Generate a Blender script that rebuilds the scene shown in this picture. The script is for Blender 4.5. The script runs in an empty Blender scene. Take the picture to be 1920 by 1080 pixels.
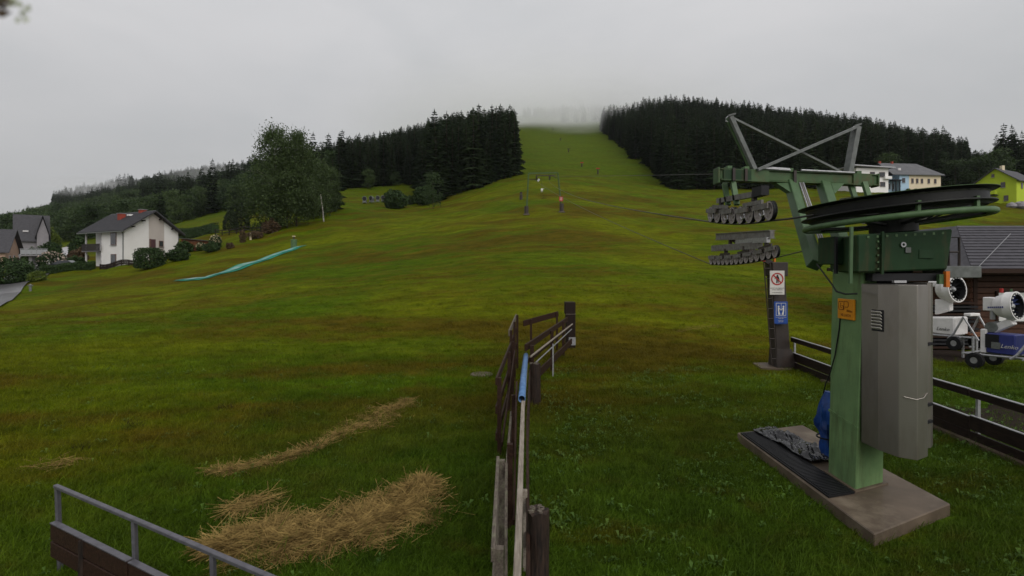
import bpy, bmesh, math, random
import numpy as np
from mathutils import Vector, Matrix
random.seed(7)
RNG = np.random.default_rng(11)
SC = bpy.context.scene
COL = SC.collection
PI = math.pi

# ------------------------------------------------------------------ camera
CAMZ, FPX, CX, CY = 3.2, 1000.0, 960.0, 500.0
cam = bpy.data.cameras.new('camera')
camo = bpy.data.objects.new('camera', cam)
COL.objects.link(camo)
camo.location = (0, 0, CAMZ)
camo.rotation_euler = (PI / 2, 0, 0)
cam.sensor_width = 36
cam.lens = 36 * FPX / 1920
cam.shift_y = -(540 - CY) / 1920
cam.clip_start, cam.clip_end = 0.05, 9000
cam.dof.use_dof = True
cam.dof.focus_distance = 13
cam.dof.aperture_fstop = 2.2
SC.camera = camo

# ------------------------------------------------------------------ world: overcast sky
world = bpy.data.worlds.new('World')
SC.world = world
world.use_nodes = True
SUN_EL, SUN_AZ = math.radians(38), math.radians(150)  # azimuth clockwise from +Y


def build_world():
    nt = world.node_tree
    N, L = nt.nodes, nt.links
    N.clear()
    out = N.new('ShaderNodeOutputWorld')
    bg_sky = N.new('ShaderNodeBackground')
    sky = N.new('ShaderNodeTexSky')
    sky.sky_type = 'NISHITA'
    sky.sun_disc = False
    sky.sun_elevation = SUN_EL
    sky.sun_rotation = SUN_AZ
    sky.air_density, sky.dust_density = 1.5, 4.0
    L.new(sky.outputs[0], bg_sky.inputs[0])
    bg_sky.inputs[1].default_value = 0.05
    # the closed cloud deck in front of that sky
    tc = N.new('ShaderNodeTexCoord')
    mp = N.new('ShaderNodeMapping')
    mp.inputs['Scale'].default_value = (1.0, 1.0, 2.6)
    L.new(tc.outputs['Generated'], mp.inputs[0])
    no = N.new('ShaderNodeTexNoise')
    no.inputs['Scale'].default_value = 2.6
    no.inputs['Detail'].default_value = 7
    no.inputs['Roughness'].default_value = 0.5
    no.inputs['Distortion'].default_value = 0.4
    L.new(mp.outputs[0], no.inputs[0])
    rp = N.new('ShaderNodeValToRGB')
    rp.color_ramp.elements[0].position = 0.3
    rp.color_ramp.elements[0].color = (0.412, 0.418, 0.428, 1)
    rp.color_ramp.elements[1].position = 0.72
    rp.color_ramp.elements[1].color = (0.486, 0.482, 0.490, 1)
    L.new(no.outputs[0], rp.inputs[0])
    bg_c = N.new('ShaderNodeBackground')
    L.new(rp.outputs[0], bg_c.inputs[0])
    # an overcast deck brightens from the horizon upwards
    sp = N.new('ShaderNodeSeparateXYZ')
    L.new(tc.outputs['Generated'], sp.inputs[0])
    gr = N.new('ShaderNodeMapRange')
    gr.interpolation_type = 'SMOOTHSTEP'
    gr.inputs['From Min'].default_value = 0.05
    gr.inputs['From Max'].default_value = 0.5
    gr.inputs['To Min'].default_value = 0.90
    gr.inputs['To Max'].default_value = 1.20
    L.new(sp.outputs['Z'], gr.inputs[0])
    L.new(gr.outputs[0], bg_c.inputs[1])
    mx = N.new('ShaderNodeMixShader')
    mx.inputs[0].default_value = 0.94
    L.new(bg_sky.outputs[0], mx.inputs[1])
    L.new(bg_c.outputs[0], mx.inputs[2])
    L.new(mx.outputs[0], out.inputs[0])


build_world()
sl = bpy.data.lights.new('sun', 'SUN')
sl.energy = 1.5
sl.angle = math.radians(60)
sl.color = (1, 0.97, 0.93)
so = bpy.data.objects.new('sun', sl)
COL.objects.link(so)
so.rotation_euler = Vector((-math.sin(SUN_AZ) * math.cos(SUN_EL), -math.cos(SUN_AZ) * math.cos(SUN_EL), -math.sin(SUN_EL))).to_track_quat('-Z', 'Y').to_euler()
so.location = (0, -20, 60)

SC.render.engine = 'CYCLES'
SC.view_settings.view_transform = 'Standard'
SC.view_settings.look = 'None'
SC.view_settings.gamma = 1
SC.view_settings.use_curve_mapping = False
SC.view_settings.exposure = 0.3
SC.cycles.max_bounces = 10
SC.cycles.diffuse_bounces = 3
SC.cycles.glossy_bounces = 3
SC.cycles.volume_bounces = 10
SC.cycles.transparent_max_bounces = 8
SC.cycles.use_denoising = True
SC.cycles.sample_clamp_indirect = 4

# ------------------------------------------------------------------ materials
MATS = {}


def mat(name, c1, c2=None, scale=6, rough=0.75, metal=0.0, bump=0.0, stretch=(1, 1, 1), detail=5,
        streak=0.0, coat=0.0, lo=0.35, hi=0.68, spec=0.25, obj_var=0.0, trans=0.0, dirt=None):
    m = bpy.data.materials.new(name)
    MATS[name] = m
    m.use_nodes = True
    nt = m.node_tree
    N, L = nt.nodes, nt.links
    b = N['Principled BSDF']
    b.inputs['Roughness'].default_value = rough
    b.inputs['Metallic'].default_value = metal
    b.inputs['Specular IOR Level'].default_value = spec
    b.inputs['Coat Weight'].default_value = coat
    b.inputs['Coat Roughness'].default_value = 0.15
    if c2 is None:
        c2 = tuple(x * 0.7 for x in c1)
    tc = N.new('ShaderNodeTexCoord')
    mp = N.new('ShaderNodeMapping')
    mp.inputs['Scale'].default_value = stretch
    L.new(tc.outputs['Object'], mp.inputs[0])
    no = N.new('ShaderNodeTexNoise')
    no.inputs['Scale'].default_value = scale
    no.inputs['Detail'].default_value = detail
    no.inputs['Roughness'].default_value = 0.6
    L.new(mp.outputs[0], no.inputs[0])
    rp = N.new('ShaderNodeValToRGB')
    rp.color_ramp.elements[0].position = lo
    rp.color_ramp.elements[1].position = hi
    rp.color_ramp.elements[0].color = (*c2, 1)
    rp.color_ramp.elements[1].color = (*c1, 1)
    L.new(no.outputs[0], rp.inputs[0])
    colout = rp.outputs[0]
    if dirt:
        dcol, dscale, damt, dst = dirt
        mp2 = N.new('ShaderNodeMapping')
        mp2.inputs['Scale'].default_value = dst
        mp2.inputs['Location'].default_value = (3.1, 7.7, 1.3)
        L.new(tc.outputs['Object'], mp2.inputs[0])
        n2 = N.new('ShaderNodeTexNoise')
        n2.inputs['Scale'].default_value = dscale
        n2.inputs['Detail'].default_value = 7
        n2.inputs['Roughness'].default_value = 0.7
        L.new(mp2.outputs[0], n2.inputs[0])
        r2 = N.new('ShaderNodeValToRGB')
        r2.color_ramp.elements[0].position = 0.5
        r2.color_ramp.elements[1].position = 0.75
        r2.color_ramp.elements[0].color = (0, 0, 0, 1)
        r2.color_ramp.elements[1].color = (damt, damt, damt, 1)
        L.new(n2.outputs[0], r2.inputs[0])
        mx = N.new('ShaderNodeMix')
        mx.data_type = 'RGBA'
        L.new(r2.outputs[0], mx.inputs['Factor'])
        L.new(colout, mx.inputs[6])
        mx.inputs[7].default_value = (*dcol, 1)
        colout = mx.outputs[2]
    if obj_var:
        oi = N.new('ShaderNodeObjectInfo')
        hs = N.new('ShaderNodeHueSaturation')
        mr = N.new('ShaderNodeMapRange')
        mr.inputs['To Min'].default_value = 1 - obj_var
        mr.inputs['To Max'].default_value = 1 + obj_var
        L.new(oi.outputs['Random'], mr.inputs[0])
        L.new(mr.outputs[0], hs.inputs['Value'])
        mr2 = N.new('ShaderNodeMapRange')
        mr2.inputs['To Min'].default_value = 0.5 + obj_var * 0.05
        mr2.inputs['To Max'].default_value = 0.5 - obj_var * 0.05
        L.new(oi.outputs['Random'], mr2.inputs[0])
        L.new(mr2.outputs[0], hs.inputs['Hue'])
        L.new(colout, hs.inputs['Color'])
        colout = hs.outputs[0]
    L.new(colout, b.inputs['Base Color'])
    if trans:
        b.inputs['Subsurface Weight'].default_value = 0
        tr = N.new('ShaderNodeBsdfTranslucent')
        L.new(colout, tr.inputs[0])
        ms = N.new('ShaderNodeMixShader')
        ms.inputs[0].default_value = trans
        L.new(b.outputs[0], ms.inputs[1])
        L.new(tr.outputs[0], ms.inputs[2])
        L.new(ms.outputs[0], N['Material Output'].inputs[0])
    if bump:
        bp = N.new('ShaderNodeBump')
        bp.inputs['Strength'].default_value = bump
        bp.inputs['Distance'].default_value = 0.02
        L.new(no.outputs[0], bp.inputs['Height'])
        L.new(bp.outputs[0], b.inputs['Normal'])
    return m


def meadow_nodes(nt, blade=False):
    """world-position based meadow colour, shared by the ground and the grass standing on it"""
    N, L = nt.nodes, nt.links
    geo = N.new('ShaderNodeNewGeometry')

    def noise(sc, loc, detail=4, rough=0.55, dist=0.0, rot=0.0):
        mp = N.new('ShaderNodeMapping')
        mp.vector_type = 'TEXTURE' if False else 'POINT'
        mp.inputs['Rotation'].default_value = (0, 0, rot)
        mp.inputs['Scale'].default_value = sc
        mp.inputs['Location'].default_value = loc
        L.new(geo.outputs['Position'], mp.inputs[0])
        no = N.new('ShaderNodeTexNoise')
        no.inputs['Scale'].default_value = 1
        no.inputs['Detail'].default_value = detail
        no.inputs['Roughness'].default_value = rough
        no.inputs['Distortion'].default_value = dist
        L.new(mp.outputs[0], no.inputs[0])
        return no.outputs[0]

    def ramp(s, a, b, v0=0.0, v1=1.0):
        r = N.new('ShaderNodeMapRange')
        r.inputs['From Min'].default_value = a
        r.inputs['From Max'].default_value = b
        r.inputs['To Min'].default_value = v0
        r.inputs['To Max'].default_value = v1
        r.interpolation_type = 'SMOOTHSTEP'
        L.new(s, r.inputs[0])
        return r.outputs[0]

    def mix(f, a, b):
        m = N.new('ShaderNodeMix')
        m.data_type = 'RGBA'
        L.new(f, m.inputs['Factor'])
        for s, x in ((m.inputs[6], a), (m.inputs[7], b)):
            if isinstance(x, tuple):
                s.default_value = (*x, 1)
            else:
                L.new(x, s)
        return m.outputs[2]

    def math_(op, a, b):
        m = N.new('ShaderNodeMath')
        m.operation = op
        for i, x in enumerate((a, b)):
            if isinstance(x, (int, float)):
                m.inputs[i].default_value = x
            else:
                L.new(x, m.inputs[i])
        return m.outputs[0]

    sep = N.new('ShaderNodeSeparateXYZ')
    L.new(geo.outputs['Position'], sep.inputs[0])
    big = noise((0.045, 0.05, 0.0), (3, 1, 0), 5, 0.6, 0.3)
    band = noise((0.05, 0.12, 0.0), (11, 4, 0), 7, 0.66, 0.9, -0.3)
    mid = noise((0.55, 0.8, 0.0), (2, 9, 0), 5, 0.65)
    fine = noise((7, 9, 0.0), (0, 0, 0), 4, 0.7)
    green, yellow = (0.054, 0.092, 0.0024), (0.098, 0.112, 0.0030)
    brown, straw = (0.070, 0.050, 0.0040), (0.120, 0.090, 0.014)
    lush_vignette = (0.034, 0.068, 0.0046)
    c = mix(ramp(big, 0.36, 0.62), green, yellow)
    bsum = math_('ADD', math_('MULTIPLY', band, 0.7), math_('MULTIPLY', mid, 0.3))
    c = mix(ramp(bsum, 0.455, 0.585, 0, 0.9), c, brown)
    c = mix(ramp(bsum, 0.42, 0.33, 0, 0.5), c, (0.085, 0.112, 0.0030))
    c = mix(ramp(mid, 0.62, 0.80, 0, 0.5), c, straw)
    # lusher grass round the lift station, lens vignette painted into its darker colour
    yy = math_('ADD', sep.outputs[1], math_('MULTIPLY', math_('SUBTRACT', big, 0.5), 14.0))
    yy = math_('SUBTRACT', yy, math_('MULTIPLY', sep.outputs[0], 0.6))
    c = mix(ramp(yy, 15.0, 5.0, 0, 0.9), c, lush_vignette)
    fp = noise((1.1, 1.5, 0.0), (31, 17, 0), 6, 0.7, 0.3)
    c = mix(ramp(fp, 0.52, 0.68, 0, 0.6), c, (0.046, 0.044, 0.005))
    c = mix(ramp(fp, 0.45, 0.32, 0, 0.5), c, (0.016, 0.036, 0.0035))
    # high slope stays a plain green
    c = mix(ramp(sep.outputs[1], 110, 220, 0, 0.7), c, (0.052, 0.085, 0.0040))
    stk = noise((0.22, 0.70, 0.0), (5, 23, 0), 7, 0.72, 0.9, -0.25)
    c = mix(ramp(stk, 0.54, 0.70, 0, 0.55), c, (0.078, 0.060, 0.0045))
    val = math_('MULTIPLY', ramp(fine, 0.25, 0.75, 0.72, 1.28), ramp(mid, 0.30, 0.70, 0.78, 1.22))
    val = math_('MULTIPLY', val, ramp(stk, 0.30, 0.60, 1.18, 0.86))
    hs = N.new('ShaderNodeHueSaturation')
    L.new(c, hs.inputs['Color'])
    L.new(val, hs.inputs['Value'])
    return hs.outputs[0], fine, mid


def meadow_mat():
    m = bpy.data.materials.new('meadow')
    m.use_nodes = True
    nt = m.node_tree
    b = nt.nodes['Principled BSDF']
    b.inputs['Roughness'].default_value = 0.9
    b.inputs['Specular IOR Level'].default_value = 0.02
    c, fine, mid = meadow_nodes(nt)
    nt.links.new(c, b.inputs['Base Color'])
    bp = nt.nodes.new('ShaderNodeBump')
    bp.inputs['Strength'].default_value = 0.6
    bp.inputs['Distance'].default_value = 0.06
    nt.links.new(fine, bp.inputs['Height'])
    bp2 = nt.nodes.new('ShaderNodeBump')
    bp2.inputs['Strength'].default_value = 0.9
    bp2.inputs['Distance'].default_value = 0.35
    nt.links.new(mid, bp2.inputs['Height'])
    nt.links.new(bp.outputs[0], bp2.inputs['Normal'])
    nt.links.new(bp2.outputs[0], b.inputs['Normal'])
    return m


def grass_mat(name, gain=1.0, tint=None):
    m = bpy.data.materials.new(name)
    m.use_nodes = True
    nt = m.node_tree
    b = nt.nodes['Principled BSDF']
    b.inputs['Roughness'].default_value = 0.6
    b.inputs['Specular IOR Level'].default_value = 0.08
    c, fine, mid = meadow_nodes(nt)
    hs = nt.nodes.new('ShaderNodeHueSaturation')
    oi = nt.nodes.new('ShaderNodeObjectInfo')
    mr = nt.nodes.new('ShaderNodeMapRange')
    mr.inputs['To Min'].default_value = 1.05 * gain
    mr.inputs['To Max'].default_value = 2.0 * gain
    nt.links.new(oi.outputs['Random'], mr.inputs[0])
    nt.links.new(mr.outputs[0], hs.inputs['Value'])
    nt.links.new(c, hs.inputs['Color'])
    o = hs.outputs[0]
    if tint:
        mx = nt.nodes.new('ShaderNodeMix')
        mx.data_type = 'RGBA'
        mx.inputs['Factor'].default_value = 0.6
        nt.links.new(o, mx.inputs[6])
        mx.inputs[7].default_value = (*tint, 1)
        o = mx.outputs[2]
    nt.links.new(o, b.inputs['Base Color'])
    tr = nt.nodes.new('ShaderNodeBsdfTranslucent')
    nt.links.new(o, tr.inputs[0])
    ms = nt.nodes.new('ShaderNodeMixShader')
    ms.inputs[0].default_value = 0.35
    nt.links.new(b.outputs[0], ms.inputs[1])
    nt.links.new(tr.outputs[0], ms.inputs[2])
    nt.links.new(ms.outputs[0], nt.nodes['Material Output'].inputs[0])
    return m


RUST = (0.10, 0.045, 0.02)
M = {}
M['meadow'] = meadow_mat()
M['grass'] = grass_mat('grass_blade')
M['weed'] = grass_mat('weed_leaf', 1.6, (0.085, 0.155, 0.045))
M['lightgreen'] = mat('pale_green_paint', (0.135, 0.225, 0.092), (0.10, 0.175, 0.072), 3, 0.5, bump=0.05,
                      dirt=((0.055, 0.062, 0.025), 3.0, 0.85, (2, 2, 0.3)))
M['legmid'] = mat('leg_green_paint', (0.070, 0.125, 0.058), (0.050, 0.092, 0.042), 3, 0.5, dirt=((0.045, 0.06, 0.03), 3, 0.6, (1, 1, .4)))
M['darkgreen'] = mat('dark_green_paint', (0.018, 0.046, 0.019), (0.011, 0.031, 0.012), 2.5, 0.5, spec=.15,
                     dirt=((0.060, 0.045, 0.022), 4, 0.75, (2, 2, 0.35)))
M['midgreen'] = mat('mid_green_paint', (0.055, 0.105, 0.040), (0.036, 0.072, 0.026), 4, 0.5,
                    dirt=(RUST, 5, 0.7, (1, 1, 0.6)))
M['greensteel'] = mat('weathered_green_steel', (0.085, 0.15, 0.065), (0.05, 0.09, 0.04), 6, 0.5)
M['steel'] = mat('stainless_steel', (0.31, 0.285, 0.26), (0.25, 0.228, 0.205), 0.9, 0.34, 0.8, 0.0,
                 (1.5, 1.5, 0.5), detail=3, dirt=((0.17, 0.135, 0.11), 1.6, 0.55, (1.6, 1.6, 0.45)))
M['duskgalv'] = mat('dull_galvanised_steel', (0.15, 0.145, 0.165), (0.10, 0.097, 0.11), 12, 0.5, 0.4)
M['galv'] = mat('galvanised_steel', (0.42, 0.42, 0.43), (0.28, 0.28, 0.29), 12, 0.42, 0.5)
M['greybar'] = mat('grey_painted_steel', (0.16, 0.17, 0.165), (0.10, 0.105, 0.10), 8, 0.55,
                   dirt=((0.06, 0.075, 0.05), 6, 0.6, (1, 1, 1)))
M['sheavearm'] = mat('dull_grey_steel', (0.19, 0.185, 0.17), (0.10, 0.095, 0.085), 9, 0.55,
                     dirt=(RUST, 7, 0.6, (1, 1, 1)))
M['sheave'] = mat('worn_sheave_metal', (0.36, 0.33, 0.31), (0.20, 0.17, 0.16), 14, 0.5, 0.2)
M['brightsteel'] = mat('bright_slat_steel', (0.58, 0.55, 0.50), (0.42, 0.39, 0.35), 9, 0.45, 0.2)
M['rubber'] = mat('black_rubber', (0.012, 0.012, 0.013), (0.006, 0.006, 0.007), 20, 0.6)
M['wheelblack'] = mat('black_greased_steel', (0.011, 0.012, 0.010), (0.005, 0.005, 0.005), 8, 0.5)
M['wheelworn'] = mat('worn_groove_steel', (0.10, 0.10, 0.09), (0.03, 0.03, 0.027), 10, 0.4, 0.3)
M['brownsteel'] = mat('brown_mast_steel', (0.045, 0.036, 0.032), (0.026, 0.021, 0.019), 3, 0.5, dirt=((0.07, 0.04, 0.025), 4, 0.5, (1, 1, 0.4)))
M['concrete'] = mat('wet_concrete', (0.135, 0.100, 0.070), (0.075, 0.055, 0.038), 1.3, 0.6, bump=0.1, coat=0.08,
                    dirt=((0.24, 0.20, 0.145), 1.1, 0.8, (1, 1, 1)))
M['palewood'] = mat('pale_weathered_wood', (0.33, 0.29, 0.24), (0.18, 0.15, 0.12), 5, 0.7, bump=0.25, stretch=(14, 0.8, 14),
                    dirt=((0.07, 0.055, 0.04), 1.5, 0.6, (3, 1, 3)))
M['greywood'] = mat('grey_lichen_wood', (0.15, 0.125, 0.10), (0.065, 0.05, 0.04), 6, 0.75, bump=0.25, stretch=(10, 1, 10),
                    dirt=((0.20, 0.21, 0.13), 5, 0.8, (2, 2, 2)))
M['brownwood'] = mat('dark_brown_wood', (0.042, 0.021, 0.013), (0.018, 0.009, 0.006), 5, 0.65, bump=0.3, stretch=(8, 1, 8), spec=.15)
M['fencewood'] = mat('dark_fence_board', (0.026, 0.016, 0.012), (0.010, 0.006, 0.005), 5, 0.6, bump=0.3, stretch=(6, 1, 6), spec=.15)
M['postwood'] = mat('wet_dark_log', (0.045, 0.028, 0.020), (0.010, 0.007, 0.006), 7, 0.65, bump=0.5, stretch=(5, 5, 0.7))
M['logwood'] = mat('red_brown_log_wall', (0.085, 0.036, 0.018), (0.045, 0.018, 0.010), 4, 0.6, bump=0.2, stretch=(1, 6, 6))
M['blackmat'] = mat('black_rubber_mat', (0.010, 0.010, 0.011), (0.005, 0.005, 0.006), 18, 0.5, coat=0.05)
M['wetmat'] = mat('wet_black_sheet', (0.014, 0.014, 0.016), (0.006, 0.006, 0.007), 6, 0.16, coat=0.5, spec=.3, bump=0.3)
M['bluetarp'] = mat('blue_tarpaulin', (0.018, 0.075, 0.30), (0.008, 0.028, 0.12), 3, 0.35)
M['bluepipe'] = mat('blue_plastic_pipe', (0.105, 0.21, 0.40), (0.06, 0.13, 0.28), 10, 0.4)
M['yellow'] = mat('orange_yellow_plate', (0.60, 0.24, 0.012), (0.52, 0.20, 0.010), 6, 0.45)
M['black'] = mat('black_print', (0.012, 0.011, 0.010), None, 5, 0.5)
M['brownprint'] = mat('brown_print', (0.17, 0.055, 0.008), None, 5, 0.5)
M['white'] = mat('white_paint', (0.72, 0.72, 0.70), (0.60, 0.60, 0.58), 3, 0.4)
M['signwhite'] = mat('white_sign_face', (0.58, 0.56, 0.52), (0.50, 0.48, 0.45), 3, 0.5)
M['red'] = mat('red_print', (0.42, 0.03, 0.025), None, 5, 0.5)
M['orange'] = mat('orange_plastic', (0.60, 0.16, 0.02), None, 5, 0.5)
M['signblue'] = mat('blue_sign_face', (0.018, 0.065, 0.27), (0.014, 0.05, 0.22), 4, 0.45)
M['gunwhite'] = mat('white_gun_shell', (0.74, 0.72, 0.71), (0.62, 0.60, 0.59), 4, 0.35)
M['gunblue'] = mat('blue_gun_cabinet', (0.035, 0.045, 0.19), (0.025, 0.03, 0.13), 4, 0.4)
M['dark'] = mat('dark_interior', (0.012, 0.012, 0.014), None, 5, 0.6)
M['bluedark'] = mat('dark_blue_vane', (0.045, 0.06, 0.16), (0.03, 0.04, 0.11), 5, 0.4)
M['roofdark'] = mat('dark_grey_roof', (0.062, 0.060, 0.066), (0.040, 0.039, 0.044), 3, 0.6, bump=0.1, stretch=(1, 1, 1))
M['roofgrey'] = mat('grey_roof', (0.12, 0.12, 0.125), (0.085, 0.085, 0.09), 0.8, 0.6)
M['shingle'] = mat('violet_grey_shingle', (0.060, 0.056, 0.066), (0.034, 0.032, 0.038), 5, 0.55, bump=0.2)
M['render'] = mat('white_house_render', (0.78, 0.76, 0.74), (0.72, 0.70, 0.68), 0.5, 0.85)
M['beige'] = mat('beige_render', (0.50, 0.45, 0.41), (0.45, 0.40, 0.37), 0.5, 0.85)
M['pinkrender'] = mat('pink_beige_render', (0.50, 0.34, 0.26), (0.45, 0.31, 0.24), 0.5, 0.85)
M['greyrender'] = mat('grey_render', (0.24, 0.225, 0.24), (0.19, 0.18, 0.19), 0.6, 0.85)
M['cream'] = mat('cream_render', (0.66, 0.56, 0.40), (0.60, 0.52, 0.37), 0.5, 0.85)
M['blue_render'] = mat('light_blue_render', (0.36, 0.50, 0.62), (0.32, 0.45, 0.56), 0.5, 0.85)
M['limegreen'] = mat('lime_green_render', (0.40, 0.50, 0.035), (0.36, 0.46, 0.03), 0.5, 0.85)
M['winframe'] = mat('window_frame', (0.16, 0.09, 0.07), None, 4, 0.5)
M['whiteframe'] = mat('white_window_frame', (0.62, 0.60, 0.60), None, 4, 0.5)
M['pane'] = mat('window_pane', (0.045, 0.05, 0.055), (0.03, 0.034, 0.04), 2, 0.06, spec=0.6)
M['doorred'] = mat('dark_red_door', (0.10, 0.05, 0.055), None, 4, 0.5)
M['brick'] = mat('red_brick_chimney', (0.30, 0.055, 0.035), (0.20, 0.04, 0.025), 6, 0.8)
M['balcony'] = mat('dark_balcony_board', (0.026, 0.019, 0.018), (0.016, 0.012, 0.011), 5, 0.6)
M['asphalt'] = mat('wet_asphalt', (0.115, 0.108, 0.115), (0.075, 0.070, 0.076), 1.2, 0.35, coat=0.35, bump=0.05)
M['paleroad'] = mat('pale_wet_road', (0.40, 0.38, 0.385), (0.33, 0.31, 0.32), 0.4, 0.4, coat=0.3)
M['gravel'] = mat('dark_wet_gravel', (0.036, 0.026, 0.021), (0.016, 0.012, 0.010), 30, 0.95, bump=0.6, spec=.04)
M['hay'] = mat('straw', (0.33, 0.225, 0.078), (0.12, 0.078, 0.026), 6, 0.85, spec=.05)
M['haydark'] = mat('damp_straw', (0.10, 0.06, 0.014), (0.045, 0.028, 0.007), 9, 0.9, spec=.05, bump=.6)
M['bark'] = mat('bark', (0.06, 0.045, 0.034), (0.03, 0.022, 0.017), 6, 0.9)
M['birchbark'] = mat('white_birch_bark', (0.42, 0.40, 0.36), (0.08, 0.07, 0.06), 3, 0.8, stretch=(1, 1, 3))
M['spruce'] = mat('spruce_needles', (0.021, 0.041, 0.011), (0.008, 0.017, 0.005), 0.6, 0.75, spec=0.2, obj_var=0.35)
M['leaf'] = mat('broad_leaf', (0.046, 0.080, 0.018), (0.024, 0.044, 0.012), 0.9, 0.6, spec=0.3, obj_var=0.3, trans=0.25)
M['birchleaf'] = mat('birch_leaf', (0.058, 0.092, 0.022), (0.030, 0.050, 0.013), 0.5, 0.6, spec=0.3, trans=0.25)
M['thuja'] = mat('thuja_scale_leaf', (0.030, 0.046, 0.018), (0.012, 0.020, 0.009), 1.5, 0.7, spec=0.2)
M['hedge'] = mat('hedge_leaf', (0.034, 0.062, 0.016), (0.016, 0.032, 0.010), 2, 0.7, spec=0.2)
M['lightleaf'] = mat('yellow_green_leaf', (0.12, 0.16, 0.022), (0.06, 0.09, 0.016), 1.5, 0.7, trans=0.2)
M['rustleaf'] = mat('rust_brown_leaf', (0.095, 0.060, 0.028), (0.045, 0.028, 0.016), 2, 0.7)
M['flower'] = mat('pale_pink_blossom', (0.52, 0.44, 0.36), (0.36, 0.26, 0.22), 2, 0.7)
M['creamflower'] = mat('cream_blossom', (0.55, 0.46, 0.30), (0.38, 0.32, 0.2), 2, 0.7)
M['rustwood'] = mat('rust_brown_boards', (0.17, 0.068, 0.030), (0.10, 0.04, 0.02), 1.2, 0.8, stretch=(3, 3, 0.6))
M['net'] = mat('teal_netting', (0.035, 0.24, 0.165), (0.02, 0.15, 0.10), 1.0, 0.8, stretch=(1, 1, 1), spec=.03)
M['netpale'] = mat('pale_grey_teal_netting', (0.25, 0.36, 0.34), (0.05, 0.22, 0.16), 0.9, 0.7, stretch=(.5, 2, 1), spec=.05)
M['carpaint'] = mat('dark_car_paint', (0.02, 0.022, 0.026), (0.016, 0.018, 0.02), 3, 0.2, coat=0.6)
M['petal'] = mat('white_blossom', (0.62, 0.64, 0.52), (0.40, 0.44, 0.30), 40, 0.6, trans=0.3)
M['twigleaf'] = mat('twig_leaf', (0.10, 0.15, 0.035), (0.04, 0.06, 0.02), 30, 0.5, trans=0.3)
M['cablesteel'] = mat('dark_wire_rope', (0.035, 0.033, 0.03), (0.02, 0.019, 0.018), 30, 0.5)

# ------------------------------------------------------------------ object helpers
ORG = {}


def thing(name, label, cat, loc=(0, 0, 0), rotz=0.0, group=None, local=False):
    o = bpy.data.objects.new(name, None)
    o.empty_display_size = 0.2
    COL.objects.link(o)
    o.location = loc
    o.rotation_euler = (0, 0, rotz)
    tag(o, label, cat, group)
    ORG[o.name] = Vector((0, 0, 0)) if local else Vector(loc)
    return o


def tag(o, label=None, cat=None, group=None, kind=None):
    if label:
        o['label'] = label
    if cat:
        o['category'] = cat
    if group:
        o['group'] = group
    if kind:
        o['kind'] = kind
    return o


def link(name, me, parent=None, loc=(0, 0, 0), rot=None, scale=None):
    o = bpy.data.objects.new(name, me)
    COL.objects.link(o)
    if parent is not None:
        o.parent = parent
        ORG[o.name] = ORG.get(parent.name, Vector((0, 0, 0)))
    o.location = loc
    if rot is not None:
        o.rotation_euler = rot
    if scale is not None:
        o.scale = scale if hasattr(scale, '__len__') else (scale,) * 3
    return o


def basis(d, up=(0, 0, 1)):
    d = Vector(d).normalized()
    up = Vector(up)
    s = d.cross(up)
    if s.length < 1e-5:
        s = d.cross(Vector((0, 1, 0)))
    s.normalize()
    u = s.cross(d).normalized()
    return d, s, u


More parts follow.
